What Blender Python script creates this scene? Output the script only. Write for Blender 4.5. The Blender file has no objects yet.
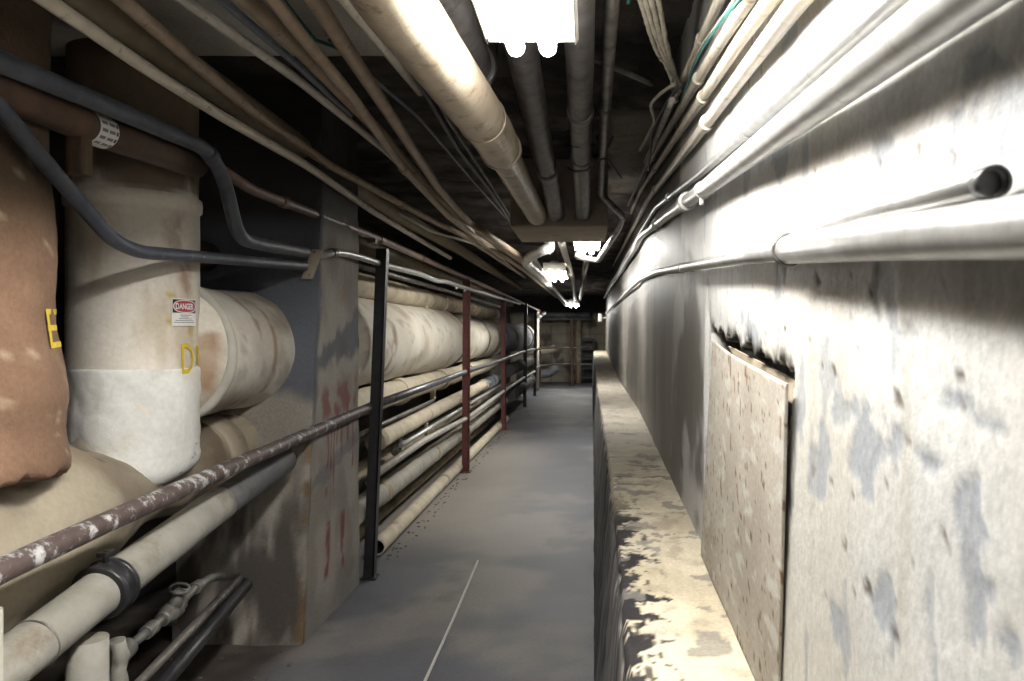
import bpy, bmesh, math, random
from mathutils import Vector, Matrix, noise
random.seed(7)
V = Vector
PI = math.pi
SC = bpy.context.scene
COL = SC.collection

# ------------------------------------------------------------------ survey: the photo's rays
F, CX, CY, EYE = 780.0, 590.0, 335.0, 1.5      # focal length in pixels, vanishing point of the corridor, eye height


def at(px, py, X=None, Y=None, Z=None):
    if X is not None:
        Y = X * F / (px - CX)
    elif Z is not None:
        Y = (Z - EYE) * F / (CY - py)
    return V(((px - CX) / F * Y, Y, EYE + (CY - py) / F * Y))


def lerp_tab(tab, t):
    if t <= tab[0][0]:
        return tab[0][1]
    for (a, va), (b, vb) in zip(tab, tab[1:]):
        if t <= b:
            return va + (vb - va) * (t - a) / (b - a)
    return tab[-1][1]


WALLX = [(-3, .285), (.3, .305), (1.6, .3375), (2.54, .374), (7.28, .455), (9.5, .45), (25, .45)]


def wall_x(Y):
    return lerp_tab(WALLX, Y)


def atw(px, py, off):
    """point of a pixel's ray that stands `off` in front of the plastered wall"""
    Y = 3.0
    for _ in range(30):
        Y = (wall_x(Y) - off) * F / (px - CX)
    return V(((px - CX) / F * Y, Y, EYE + (CY - py) / F * Y))


def fbm(p, o=4):
    return noise.fractal(p, 1.0, 2.0, o, noise_basis='PERLIN_ORIGINAL')


def nz(p):
    return noise.noise(p)


def sstep(a, b, x):
    t = max(0., min(1., (x - a) / (b - a)))
    return t * t * (3 - 2 * t)


def mix(a, b, t):
    return tuple(x + (y - x) * t for x, y in zip(a, b))


# ------------------------------------------------------------------ materials
def base_mat(name):
    m = bpy.data.materials.new(name)
    m.use_nodes = True
    nt = m.node_tree
    b = nt.nodes['Principled BSDF']
    return m, nt, b


def coords(nt, rnd=True, stretch=(1, 1, 1)):
    tc = nt.nodes.new('ShaderNodeTexCoord')
    mp = nt.nodes.new('ShaderNodeMapping')
    mp.inputs['Scale'].default_value = stretch
    nt.links.new(tc.outputs['Object'], mp.inputs['Vector'])
    if rnd:
        oi = nt.nodes.new('ShaderNodeObjectInfo')
        mu = nt.nodes.new('ShaderNodeMath')
        mu.operation = 'MULTIPLY'
        mu.inputs[1].default_value = 17.0
        nt.links.new(oi.outputs['Random'], mu.inputs[0])
        nt.links.new(mu.outputs[0], mp.inputs['Location'])
    return mp.outputs[0]


def nnode(nt, vec, scale, detail=6, rough=.6):
    n = nt.nodes.new('ShaderNodeTexNoise')
    n.inputs['Scale'].default_value = scale
    n.inputs['Detail'].default_value = detail
    n.inputs['Roughness'].default_value = rough
    nt.links.new(vec, n.inputs['Vector'])
    return n.outputs['Fac']


def ramp(nt, fac, stops):
    r = nt.nodes.new('ShaderNodeValToRGB')
    e = r.color_ramp.elements
    while len(e) > 1:
        e.remove(e[-1])
    e[0].position = stops[0][0]
    e[0].color = (*stops[0][1], 1)
    for p, c in stops[1:]:
        k = e.new(p)
        k.color = (*c, 1)
    nt.links.new(fac, r.inputs[0])
    return r.outputs[0]


def mixc(nt, fac, a, b, mode='MIX'):
    m = nt.nodes.new('ShaderNodeMix')
    m.data_type = 'RGBA'
    m.blend_type = mode
    for s, v in ((0, fac), (6, a), (7, b)):
        if isinstance(v, (int, float)):
            m.inputs[s].default_value = v
        elif isinstance(v, tuple):
            m.inputs[s].default_value = (*v, 1)
        else:
            nt.links.new(v, m.inputs[s])
    return m.outputs[2]


def bump(nt, b, fac, strength, dist=.01):
    n = nt.nodes.new('ShaderNodeBump')
    n.inputs['Strength'].default_value = strength
    n.inputs['Distance'].default_value = dist
    nt.links.new(fac, n.inputs['Height'])
    nt.links.new(n.outputs[0], b.inputs['Normal'])


def mat(name, c1, c2, scale=8, stain=None, sscale=3, sth=(.55, .68), rough=.6, metal=0., bs=.25, bscale=40, bdist=.004,
        stretch=(1, 1, 1)):
    m, nt, b = base_mat(name)
    vec = coords(nt, True, stretch)
    col = ramp(nt, nnode(nt, vec, scale), [(.32, c1), (.68, c2)])
    if stain:
        f = ramp(nt, nnode(nt, vec, sscale, 8, .7), [(sth[0], (0, 0, 0)), (sth[1], (1, 1, 1))])
        col = mixc(nt, f, col, stain)
    nt.links.new(col, b.inputs['Base Color'])
    b.inputs['Roughness'].default_value = rough
    b.inputs['Metallic'].default_value = metal
    if bs:
        bump(nt, b, nnode(nt, vec, bscale, 5), bs, bdist)
    return m


def vmat(name, rough=.8, bs=.4, bscale=60, bdist=.004, grain=(.8, 1.12), gscale=90, spec=.5):
    """colours come from the mesh's own colour attribute (paint, stains, flakes), with fine grain on top"""
    m, nt, b = base_mat(name)
    at_ = nt.nodes.new('ShaderNodeAttribute')
    at_.attribute_name = 'Col'
    vec = coords(nt, False)
    g = ramp(nt, nnode(nt, vec, gscale, 6, .65), [(.3, (grain[0],) * 3), (.7, (grain[1],) * 3)])
    col = mixc(nt, 1.0, at_.outputs['Color'], g, 'MULTIPLY')
    nt.links.new(col, b.inputs['Base Color'])
    b.inputs['Roughness'].default_value = rough
    b.inputs['Specular IOR Level'].default_value = spec
    bump(nt, b, nnode(nt, vec, bscale, 6), bs, bdist)
    return m


def emat(name, col, strength):
    m, nt, b = base_mat(name)
    b.inputs['Base Color'].default_value = (.9, .9, .9, 1)
    b.inputs['Emission Color'].default_value = (*col, 1)
    b.inputs['Emission Strength'].default_value = strength
    return m


TUBE_POWER = 128
M = dict(
    cream=mat('cream_insulation', (.52, .45, .33), (.69, .62, .49), 7, (.30, .20, .11), 4, (.58, .74), .85, bs=.5, bscale=25),
    dirty_cream=mat('dirty_cream_insulation', (.36, .30, .21), (.54, .47, .35), 6, (.20, .14, .09), 4, (.52, .7), .85, bs=.5, bscale=25),
    white_ins=mat('white_insulation', (.33, .315, .27), (.45, .43, .38), 8, (.27, .22, .16), 5, (.54, .72), .8, bs=.4, bscale=30),
    grey_ins=mat('grey_insulation', (.16, .17, .20), (.27, .28, .31), 6, (.09, .09, .1), 4, (.55, .7), .8, bs=.4, bscale=30),
    duct_grey=mat('dark_grey_jacket', (.07, .07, .075), (.12, .12, .12), 6, (.05, .045, .04), 4, (.5, .7), .7, bs=.3),
    brown=mat('brown_painted_pipe', (.30, .22, .15), (.42, .33, .24), 14, (.15, .10, .07), 22, (.6, .68), .5, bs=.3, bscale=90),
    olive=mat('olive_brown_pipe', (.21, .17, .11), (.29, .24, .16), 8, (.10, .07, .05), 9, (.58, .7), .6, bs=.3),
    pale=mat('pale_grey_conduit', (.42, .39, .34), (.56, .53, .48), 12, (.26, .22, .18), 18, (.6, .7), .45, bs=.2, bscale=80),
    ivory=mat('ivory_painted_pipe', (.52, .47, .38), (.66, .60, .50), 12, (.27, .20, .13), 16, (.58, .68), .4, bs=.35, bscale=70),
    sooty=mat('sooty_steel_pipe', (.13, .12, .11), (.25, .23, .21), 14, (.06, .05, .05), 10, (.5, .65), .42, .35, bs=.25, bscale=60),
    ceil_steel=mat('dusky_ceiling_pipe', (.075, .07, .068), (.15, .14, .135), 12, (.04, .035, .035), 9, (.5, .65), .42, .3, bs=.25, bscale=60),
    tan_pipe=mat('tan_painted_pipe', (.36, .29, .21), (.50, .43, .33), 9, (.20, .13, .08), 14, (.55, .66), .4, bs=.4, bscale=50),
    raw=mat('raw_aluminium_conduit', (.36, .36, .355), (.52, .52, .51), 18, (.24, .22, .19), 12, (.58, .72), .36, .6, bs=.12, bscale=110),
    alu=mat('dull_steel_conduit', (.44, .44, .43), (.60, .60, .58), 20, (.30, .27, .23), 14, (.6, .72), .38, .35, bs=.12, bscale=120),
    alu_white=mat('whitewashed_conduit', (.34, .335, .32), (.44, .435, .42), 12, (.42, .37, .30), 12, (.6, .7), .45, .0, bs=.15, bscale=80),
    black=mat('black_paint', (.012, .012, .014), (.025, .025, .028), 20, (.05, .04, .04), 14, (.6, .7), .4, bs=.2),
    post_red=mat('oxide_red_paint', (.10, .028, .025), (.15, .045, .04), 18, (.07, .03, .03), 14, (.58, .68), .55, bs=.2),
    slate=mat('slate_blue_conduit', (.035, .041, .055), (.07, .078, .10), 18, (.22, .21, .20), 26, (.62, .69), .5, bs=.2, bscale=90),
    rusty=mat('rust_brown_pipe', (.045, .024, .014), (.085, .045, .026), 12, (.05, .03, .02), 14, (.5, .65), .75, bs=.35),
    rail_rust=mat('rusty_rail_with_white_paint', (.055, .036, .033), (.095, .070, .065), 25, (.50, .49, .49), 16, (.53, .62), .55, bs=.4, bscale=60, bdist=.003),
    rail_steel=mat('grey_steel_rail', (.13, .13, .14), (.24, .24, .25), 18, (.09, .06, .05), 14, (.58, .68), .36, .45, bs=.2),
    rail_red=mat('red_brown_top_rail', (.15, .09, .07), (.24, .16, .13), 16, (.32, .28, .24), 18, (.6, .68), .5, bs=.3),
    tan=mat('tan_plate', (.30, .25, .19), (.40, .34, .26), 14, (.2, .15, .1), 12, (.6, .7), .6),
    beam=mat('tan_beam', (.24, .19, .15), (.32, .27, .21), 5, (.15, .12, .1), 6, (.58, .72), .9, bs=.3),
    dark_hole=mat('dark_pipe_bore', (.01, .01, .01), (.018, .016, .014), 10, rough=.95, bs=0),
    wire=mat('dark_cable', (.02, .02, .025), (.05, .05, .06), 20, rough=.5, bs=.1),
    wire_blue=mat('blue_grey_cable', (.16, .18, .24), (.26, .28, .34), 20, rough=.4, bs=.1),
    teal=mat('teal_wire', (.02, .16, .15), (.04, .24, .22), 20, rough=.4, bs=.1),
    cable=mat('dusty_pale_cable', (.34, .30, .24), (.50, .46, .38), 40, (.16, .13, .1), 30, (.56, .66), .7, bs=.3),
    brass=mat('dull_galvanised_valve', (.13, .125, .115), (.24, .235, .22), 20, (.16, .12, .09), 14, (.55, .66), .5, .4, bs=.3),
    housing=mat('white_enamel_reflector', (.72, .70, .64), (.80, .78, .72), 6, (.5, .42, .3), 10, (.66, .75), .5, bs=.05),
    yellow=mat('yellow_crayon_paint', (.50, .36, .02), (.66, .50, .05), 60, (.55, .46, .25), 60, (.62, .7), .7, bs=.2),
    sign_black=mat('sign_black', (.015, .015, .015), (.03, .03, .03), 20, rough=.4, bs=0),
    sign_white=mat('sign_white', (.72, .72, .70), (.82, .82, .80), 20, rough=.4, bs=0),
    sign_red=mat('sign_red', (.36, .03, .04), (.46, .05, .06), 20, rough=.4, bs=0),
    stick=mat('whitened_stick', (.62, .60, .56), (.75, .73, .68), 50, rough=.7, bs=.2),
    box_white=mat('white_box', (.6, .58, .55), (.72, .7, .66), 12, rough=.5, bs=.1),
    low_white=mat('shaded_white_pipe_wrap', (.23, .22, .19), (.33, .315, .28), 8, (.17, .135, .095), 6, (.52, .70), .75, bs=.5, bscale=30),  # stained white wrap, base darkened to paint in the weaker light low down
    wood=mat('dark_wood_block', (.055, .034, .018), (.09, .058, .032), 14, rough=.9, bs=.3, stretch=(3, 3, .5)),
    tube=emat('lit_fluorescent_tube', (1.0, .975, .92), TUBE_POWER),
    wall=vmat('flaking_plaster', .48, .5, 55, .003),
    ledge=vmat('worn_painted_ledge', .85, .5, 70, .003, spec=.12),
    column=vmat('stained_concrete', .85, .5, 45, .004),
    floor=vmat('worn_concrete_floor', .62, .3, 60, .003, (.86, 1.1), 45),
    brick=vmat('sooty_brick', .9, .7, 30, .012),
    jacket=vmat('stained_plaster_jacket', .75, .45, 35, .004, (.9, 1.07), 50),
    tank=vmat('orange_brown_jacket', .9, .8, 55, .006, (.82, 1.12), 70),
    debris=mat('chips_of_plaster', (.08, .07, .06), (.15, .135, .115), 20, rough=.9, bs=.2),
)


# ------------------------------------------------------------------ mesh helpers
def obj(name, bm, m, parent=None, origin=None, colfn=None):
    """ONE mesh object; origin at `origin` or at the middle of its base"""
    me = bpy.data.meshes.new(name)
    if colfn:
        lay = bm.verts.layers.float_color.new('Col')
        for v in bm.verts:
            c = colfn(v.co)
            v[lay] = (c[0], c[1], c[2], 1)
    bmesh.ops.recalc_face_normals(bm, faces=bm.faces)
    xs = [v.co.x for v in bm.verts]; ys = [v.co.y for v in bm.verts]; zs = [v.co.z for v in bm.verts]
    if origin is None:
        origin = V(((min(xs) + max(xs)) / 2, (min(ys) + max(ys)) / 2, min(zs)))
    bmesh.ops.translate(bm, verts=bm.verts, vec=-origin)
    bm.to_mesh(me)
    bm.free()
    me.materials.append(m)
    o = bpy.data.objects.new(name, me)
    COL.objects.link(o)
    if parent is not None:
        o.parent = parent
        w = V((0, 0, 0))
        p = parent
        while p is not None:
            w += p.location
            p = p.parent
        o.location = origin - w
    else:
        o.location = origin
    return o


def tag(o, label, cat, group=None):
    o['label'] = label
    o['category'] = cat
    if group:
        o['group'] = group
    return o


def struct(o, label):
    o['kind'] = 'structure'
    o['label'] = label
    return o


def thing(name, loc, label, cat, group=None):
    o = bpy.data.objects.new(name, None)
    o.location = loc
    o.empty_display_size = .1
    COL.objects.link(o)
    return tag(o, label, cat, group)


def path(pts, bend=.08, step=None):
    pts = [V(p) for p in pts]
    out = [pts[0]]
    for a, b, c in zip(pts, pts[1:], pts[2:]):
        d = min(bend, .45 * (b - a).length, .45 * (c - b).length)
        p0 = b + (a - b).normalized() * d
        p2 = b + (c - b).normalized() * d
        n = 7 if (b - a).angle(c - b) > .12 else 3
        for i in range(n):
            t = i / (n - 1)
            out.append(p0 * (1 - t) ** 2 + b * 2 * t * (1 - t) + p2 * t * t)
    out.append(pts[-1])
    if step:
        res = [out[0]]
        for a, b in zip(out, out[1:]):
            k = max(1, int((b - a).length / step))
            for i in range(1, k + 1):
                res.append(a.lerp(b, i / k))
        out = res
    return out


def sweep(bm, pts, r, seg=16, wob=0., wsc=4., caps=(True, True), bore=(0, 0), bore_r=.8, seed=0):
    """tube along pts; r number, list or function of arclength; bore gives a real hollow end of that depth"""
    n = len(pts)
    L = [0.]
    for a, b in zip(pts, pts[1:]):
        L.append(L[-1] + (b - a).length)
    R = [r(s) if callable(r) else (r[i] if isinstance(r, (list, tuple)) else r) for i, s in enumerate(L)]
    t0 = (pts[1] - pts[0]).normalized()
    up = V((0, 0, 1)) if abs(t0.z) < .9 else V((0, 1, 0))
    u = t0.cross(up).normalized()
    rings = []
    prev = t0
    frames = []
    for i in range(n):
        if i == 0:
            t = t0
        elif i == n - 1:
            t = (pts[-1] - pts[-2]).normalized()
        else:
            t = ((pts[i + 1] - pts[i]).normalized() + (pts[i] - pts[i - 1]).normalized()).normalized()
        q = prev.rotation_difference(t)
        u = q @ u
        u = (u - t * u.dot(t)).normalized()
        w = t.cross(u)
        prev = t
        frames.append((t, u.copy(), w))
        ring = []
        for k in range(seg):
            a = 2 * PI * k / seg
            d = u * math.cos(a) + w * math.sin(a)
            p = pts[i] + d * R[i]
            if wob:
                p += d * wob * fbm(p * wsc + V((seed, seed * 2, 0)), 3)
            ring.append(bm.verts.new(p))
        rings.append(ring)
    for a, b in zip(rings, rings[1:]):
        for k in range(seg):
            f = bm.faces.new((a[k], a[(k + 1) % seg], b[(k + 1) % seg], b[k]))
            f.smooth = True
    for e, (ring, cap, bo) in enumerate(((rings[0], caps[0], bore[0]), (rings[-1], caps[1], bore[1]))):
        i = 0 if e == 0 else n - 1
        t, uu, ww = frames[i]
        if bo:
            s = 1 if e == 0 else -1
            def rr(off, f):
                return [bm.verts.new(pts[i] + t * s * off + (uu * math.cos(2 * PI * k / seg) + ww * math.sin(2 * PI * k / seg)) * R[i] * f) for k in range(seg)]
            r1, r2 = rr(0, bore_r), rr(bo, bore_r)
            for a, b in ((ring, r1), (r1, r2)):
                for k in range(seg):
                    bm.faces.new((a[k], a[(k + 1) % seg], b[(k + 1) % seg], b[k]))
            bm.faces.new(r2)
        elif cap:
            bm.faces.new(ring)
    return rings


def along(pts, Y):
    """point and direction on a path at depth Y"""
    for a, b in zip(pts, pts[1:]):
        if (a.y - Y) * (b.y - Y) <= 0 and abs(b.y - a.y) > 1e-6:
            t = (Y - a.y) / (b.y - a.y)
            return a.lerp(b, t), (b - a).normalized()
    return pts[-1], (pts[-1] - pts[-2]).normalized()


def ring_part(name, pts, Y, r, length, m, parent, seg=20, lip=True):
    """a sleeve round a pipe at depth Y, with rounded lips"""
    p, d = along(pts, Y)
    bm = bmesh.new()
    h = length / 2
    prof = [(-h, .93), (-h * .8, 1.0), (h * .8, 1.0), (h, .93)] if lip else [(-h, 1), (h, 1)]
    sweep(bm, [p + d * s for s, _ in prof], [r * k for _, k in prof], seg)
    return obj(name, bm, m, parent)


def bead_part(name, c, d, R, r, m, parent, seg=40, mseg=8, wob=0):
    """torus bead of major radius R round point c, axis d"""
    bm = bmesh.new()
    d = d.normalized()
    u = d.cross(V((0, 0, 1))).normalized()
    w = d.cross(u)
    rings = []
    for i in range(seg):
        a = 2 * PI * i / seg
        o = u * math.cos(a) + w * math.sin(a)
        rr = r * (1 + wob * nz(o * 3 + c))
        rings.append([bm.verts.new(c + o * (R + rr * math.cos(2 * PI * k / mseg)) + d * rr * math.sin(2 * PI * k / mseg)) for k in range(mseg)])
    for i in range(seg):
        a, b = rings[i], rings[(i + 1) % seg]
        for k in range(mseg):
            bm.faces.new((a[k], a[(k + 1) % mseg], b[(k + 1) % mseg], b[k])).smooth = True
    return obj(name, bm, m, parent)


def box(bm, c, size, bev=.0, rot=None):
    geo = bmesh.ops.create_cube(bm, size=1)
    vs = geo['verts']
    bmesh.ops.scale(bm, verts=vs, vec=V(size))
    if bev:
        es = list({e for v in vs for e in v.link_edges})
        r = bmesh.ops.bevel(bm, geom=es, offset=bev, segments=2, affect='EDGES', profile=.5)
        vs = list({v for f in r['faces'] for v in f.verts} | {v for v in vs if v.is_valid})
    if rot is not None:
        bmesh.ops.rotate(bm, verts=vs, cent=(0, 0, 0), matrix=rot)
    bmesh.ops.translate(bm, verts=vs, vec=V(c))
    return vs


def boxpart(name, c, size, m, parent=None, bev=.004, rot=None):
    bm = bmesh.new()
    box(bm, c, size, bev, rot)
    return obj(name, bm, m, parent)


def pipe(name, pts, r, m, label, cat='pipe', group=None, bend=.08, step=None, seg=16, parent=None, **kw):
    P = path(pts, bend, step)
    bm = bmesh.new()
    sweep(bm, P, r, seg, **kw)
    o = obj(name, bm, m, parent, origin=pts[0].copy())
    if parent is None:
        tag(o, label, cat, group)
    return o, P


def grid(us, vs, fn):
    """bmesh sheet through fn(u, v)"""
    bm = bmesh.new()
    rows = [[bm.verts.new(fn(u, v)) for v in vs] for u in us]
    for a, b in zip(rows, rows[1:]):
        for k in range(len(vs) - 1):
            bm.faces.new((a[k], a[k + 1], b[k + 1], b[k])).smooth = True
    return bm


def frange(a, b, step):
    n = max(1, int(round((b - a) / step)))
    return [a + (b - a) * i / n for i in range(n + 1)]


# ================================================================== SETTING
CEIL = 2.74
LEFTX = -2.55
ENDY = 25.0


# ---- floor
def floor_col(p):
    n = fbm(p * 1.3, 5)
    c = mix((.085, .090, .108), (.128, .131, .148), sstep(-.4, .5, n))
    c = mix(c, (.24, .22, .195), sstep(.0, .5, fbm(p * .9 + V((9, 3, 0)), 4)) * .7)
    c = mix(c, (.085, .085, .092), sstep(.25, .6, fbm(p * 3.1 + V((1, 7, 0)), 5)) * .55)
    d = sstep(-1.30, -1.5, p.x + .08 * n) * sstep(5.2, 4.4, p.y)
    c = mix(c, (.33, .30, .26), sstep(-.3, -1.1, p.x + .2 * n) * sstep(4.8, 6.5, p.y) * sstep(12, 9, p.y) * .8)
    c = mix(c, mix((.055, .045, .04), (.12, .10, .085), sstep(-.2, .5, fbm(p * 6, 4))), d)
    return c


bm = grid(frange(LEFTX, .6, .05), frange(-3, 8, .05) + frange(8.2, ENDY + 1, .2)[0:], lambda x, y: V((x, y, .012 * fbm(V((x, y, 0)) * 3, 3) * sstep(-1.3, -1.6, x))))
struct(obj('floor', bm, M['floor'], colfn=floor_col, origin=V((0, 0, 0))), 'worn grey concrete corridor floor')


# ---- ceiling: sooty brick, with an older pale plaster soffit nearer the camera
def ceil_z(x, y):
    p = V((x, y, 0))
    row = math.floor(y / .085)
    fy = (y / .085) % 1
    fx = (x / .23 + .5 * (row % 2)) % 1
    mort = max(sstep(.82, .95, fy), sstep(.94, .99, fx))
    return CEIL + .016 * mort + .03 * fbm(p * 2.2, 4) + .02 * sstep(.2, .5, fbm(p * 5 + V((4, 0, 0)), 3))


def ceil_col(p):
    q = V((p.x, p.y, 0))
    n = fbm(q * 2.5, 4)
    c = mix((.028, .024, .023), (.10, .082, .072), sstep(-.4, .6, n))
    c = mix(c, (.20, .17, .15), sstep(.22, .5, fbm(q * 3.2 + V((5, 2, 0)), 4)) * sstep(3.2, 4.4, p.y) * sstep(-1.4, -.8, p.x) * .8)
    k = sstep(.12, .18, p.x + .05 * n) * sstep(4.2, 4.5, p.y) * sstep(7, 6.6, p.y)
    return mix(c, (.30, .28, .25), k)


bm = grid(frange(LEFTX, .6, .045), frange(-3, 7, .03) + frange(7.15, ENDY + 1, .15), lambda x, y: V((x, y, ceil_z(x, y))))
struct(obj('ceiling', bm, M['brick'], colfn=ceil_col, origin=V((0, 0, CEIL))), 'sooty dark brick ceiling behind the pipes')


def soffit_col(p):
    n = fbm(p * 2 + V((3, 3, 3)), 5)
    c = mix((.50, .48, .45), (.62, .60, .56), sstep(-.4, .4, n))
    return mix(c, (.12, .10, .085), sstep(.12, .5, fbm(p * 1.7 + V((7, 1, 0)), 4)) * .8)


def slab(name, x0, x1, y0, y1, z0, z1, st, colfn, m, wob=.006, post=None):
    bm = bmesh.new()
    nx, ny, nzz = [max(1, int((b - a) / st)) for a, b in ((x0, x1), (y0, y1), (z0, z1))]
    box(bm, (0, 0, 0), (1, 1, 1))
    bm.free()
    bm = bmesh.new()
    def face(fn, na, nb):
        rows = [[bm.verts.new(fn(i / na, j / nb)) for j in range(nb + 1)] for i in range(na + 1)]
        for a, b in zip(rows, rows[1:]):
            for k in range(nb):
                bm.faces.new((a[k], a[k + 1], b[k + 1], b[k]))
    X = lambda t: x0 + (x1 - x0) * t
    Y_ = lambda t: y0 + (y1 - y0) * t
    Z = lambda t: z0 + (z1 - z0) * t
    face(lambda a, b: V((X(a), Y_(b), z0)), nx, ny)
    face(lambda a, b: V((X(a), Y_(b), z1)), nx, ny)
    face(lambda a, b: V((X(a), y0, Z(b))), nx, nzz)
    face(lambda a, b: V((X(a), y1, Z(b))), nx, nzz)
    face(lambda a, b: V((x0, Y_(a), Z(b))), ny, nzz)
    face(lambda a, b: V((x1, Y_(a), Z(b))), ny, nzz)
    bmesh.ops.remove_doubles(bm, verts=bm.verts, dist=1e-5)
    for v in bm.verts:
        c = v.co.copy()
        v.co += V((nz(c * 5), nz(c * 5 + V((9, 0, 0))), nz(c * 5 + V((0, 9, 0))))) * wob
    if post:
        cl = [colfn(v.co) for v in bm.verts]
        for v in bm.verts:
            v.co = post(v.co)
        it = iter(cl)
        colfn = lambda p: next(it)
    return obj(name, bm, m, colfn=colfn)


struct(slab('ceiling_soffit', -2.5, -.72, -2.9, 3.02, 2.58, 2.73, .06, soffit_col, M['column']), 'pale plaster ceiling soffit above the pipes')


# ---- plastered wall beside the camera: a relief of flaked plaster with a broken hole behind the board
def zig(t, f, amp, s):
    return amp * fbm(V((t * f, s, 0)), 4)


HY0, HY1 = 1.262, 2.36            # near and far edge of the hole


def hole_top(y):
    # upper broken edge of the hole, sloping like the photo's
    t = (y - HY0) / (HY1 - HY0)
    return 1.432 + .082 * t + zig(y, 11, .030, 1.0)


def in_hole(y, z):
    e = HY0 + max(0., 1.42 - z) * .44 + zig(z, 7, .010, 4)
    a = sstep(e - .004, e + .008, y) * sstep(HY1 + .012, HY1, y)
    b = sstep(hole_top(y) + .012, hole_top(y) - .004, z)
    return a * b


def marks(rows):
    out = []
    for px, py, rx, ry in rows:
        c = atw(px, py, 0)
        out.append((c.y, c.z, max(.004, abs(atw(px - rx, py, 0).y - atw(px + rx, py, 0).y) / 2), ry / F * c.y))
    return out


FLAKES = marks(((972, 545, 15, 62), (985, 590, 16, 14), (868, 452, 22, 40), (992, 422, 16, 9), (885, 606, 12, 32), (955, 400, 22, 9), (930, 460, 20, 9),
                (846, 410, 12, 18), (1010, 640, 14, 22), (838, 620, 8, 16), (905, 330, 18, 9), (770, 150, 10, 5)))
CHIPS = marks(((897, 398, 3.5, 9), (941, 457, 7, 4), (962, 405, 3.5, 6), (868, 588, 5, 5), (918, 150, 4, 9), (952, 160, 4, 7), (893, 632, 5, 6),
               (826, 40, 3, 6), (833, 31, 5, 3), (765, 95, 2, 4), (702, 150, 2, 3), (818, 280, 3, 4), (845, 545, 2.5, 5), (812, 470, 2, 6), (940, 190, 8, 4)))


def in_marks(tab, y, z, wob):
    k = 0.
    for cy, cz, ry, rz in tab:
        dy, dz = (y - cy) / ry, (z - cz) / rz
        if abs(dy) < 2 and abs(dz) < 2:
            k = max(k, sstep(1.05, .92, math.hypot(dy, dz) + wob))
    return k


def flake(y, z):
    p = V((0, y, z))
    a = fbm(p * 3.4 + V((2, 0, 0)), 5)
    b = fbm(p * 9 + V((7, 0, 0)), 4)
    k = sstep(.42, .45, a + .12 * b) * sstep(2.1, 1.85, y)
    if y < 2.6:
        k = max(k, in_marks(FLAKES, y, z, .9 * fbm(V((1, y * 18, z * 18)), 4)))
    k = max(k, sstep(.46, .49, fbm(V((3, y * 9, z * 4)), 4)) * .8)
    return k


def pit(y, z):
    p = V((5, y * 13, z * 7))
    k = sstep(.74, .78, fbm(V((5, y * 34, z * 34)), 4))
    return max(k, in_marks(CHIPS, y, z, .8 * fbm(V((3, y * 60, z * 60)), 3))) if y < 3 else k


def wall_pt(y, z):
    x = wall_x(y)
    p = V((0, y, z))
    x += .0022 * fbm(p * 2.5, 3) + .0007 * fbm(p * 26, 3)
    if y < 3.2:
        x += .0018 * flake(y, z) + .0015 * pit(y, z)
        x += .085 * in_hole(y, z)
        # thick plaster ridge where the near coat ends
        x -= .012 * sstep(.05, .0, abs(y - 2.46 + .02 * fbm(p * 8, 3))) * sstep(1.75, 1.5, z)
    return V((x, y, z))


def wall_col(p):
    y, z = p.y, p.z
    q = V((0, y, z))
    n = fbm(q * 2.2, 5)
    white = mix((.45, .45, .44), (.56, .558, .545), sstep(-.4, .4, n))
    white = mix(white, (.45, .425, .37), sstep(.05, .5, fbm(q * V((1, 1.2, .6)) + V((4, 4, 4)), 4)) * .6)
    white = mix(white, (.25, .27, .30), flake(y, z) * .85)
    white = mix(white, (.10, .085, .075), pit(y, z) * sstep(2.5, 2.3, y))
    # drips
    st = sstep(.25, .5, fbm(V((1, y * 16, z * .9)), 3))
    white = mix(white, (.36, .34, .29), st * .4)
    old = mix((.105, .096, .085), (.155, .143, .126), sstep(-.35, .4, fbm(V((2, y * 2.4, z * 1.1)), 5)))
    old = mix(old, (.09, .08, .075), sstep(.2, .5, fbm(V((8, y * 5, z * .9)), 4)) * .5)
    old = mix(old, (.46, .46, .47), sstep(.1, .35, fbm(q * 1.7 + V((1, 8, 5)), 4)) * sstep(4.2, 3.2, y) * .9)
    edge = 2.55 + .25 * sstep(1.2, 1.9, z) + .5 * sstep(1.75, 1.95, z) + .10 * fbm(q * 4, 4)
    c = mix(white, old, sstep(edge - .05, edge + .12, y))
    c = mix(c, (.035, .03, .03), sstep(.05, .03, abs(y - 5.0 + .03 * n)) * .9)     # dark upright joint
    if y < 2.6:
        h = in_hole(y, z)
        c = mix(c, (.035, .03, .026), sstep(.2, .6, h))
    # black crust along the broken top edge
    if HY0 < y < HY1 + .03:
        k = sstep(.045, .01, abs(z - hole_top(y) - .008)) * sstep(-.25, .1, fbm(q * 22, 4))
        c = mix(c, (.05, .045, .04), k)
    return c


ys = frange(-3, .3, .1) + frange(.309, 2.6, .009) + frange(2.63, 6, .04) + frange(6.1, 22, .15)
zs = frange(.5, .78, .05) + frange(.79, 1.80, .009) + frange(1.82, CEIL + .05, .025)
bm = grid(ys, zs, wall_pt)
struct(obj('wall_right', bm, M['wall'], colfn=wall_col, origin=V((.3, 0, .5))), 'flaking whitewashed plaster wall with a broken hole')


# ---- ledge along that wall
LZ = lambda y: .8 if y < 12 else .8 + .26 * (y - 12) / 10
LX = [(-3, .05), (0, .055), (1.675, .075), (3.8, .098), (7.8, .10), (25, .09)]
LB = [(-3, .01), (3.4, .017), (7, .035), (24, .07)]


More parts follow.
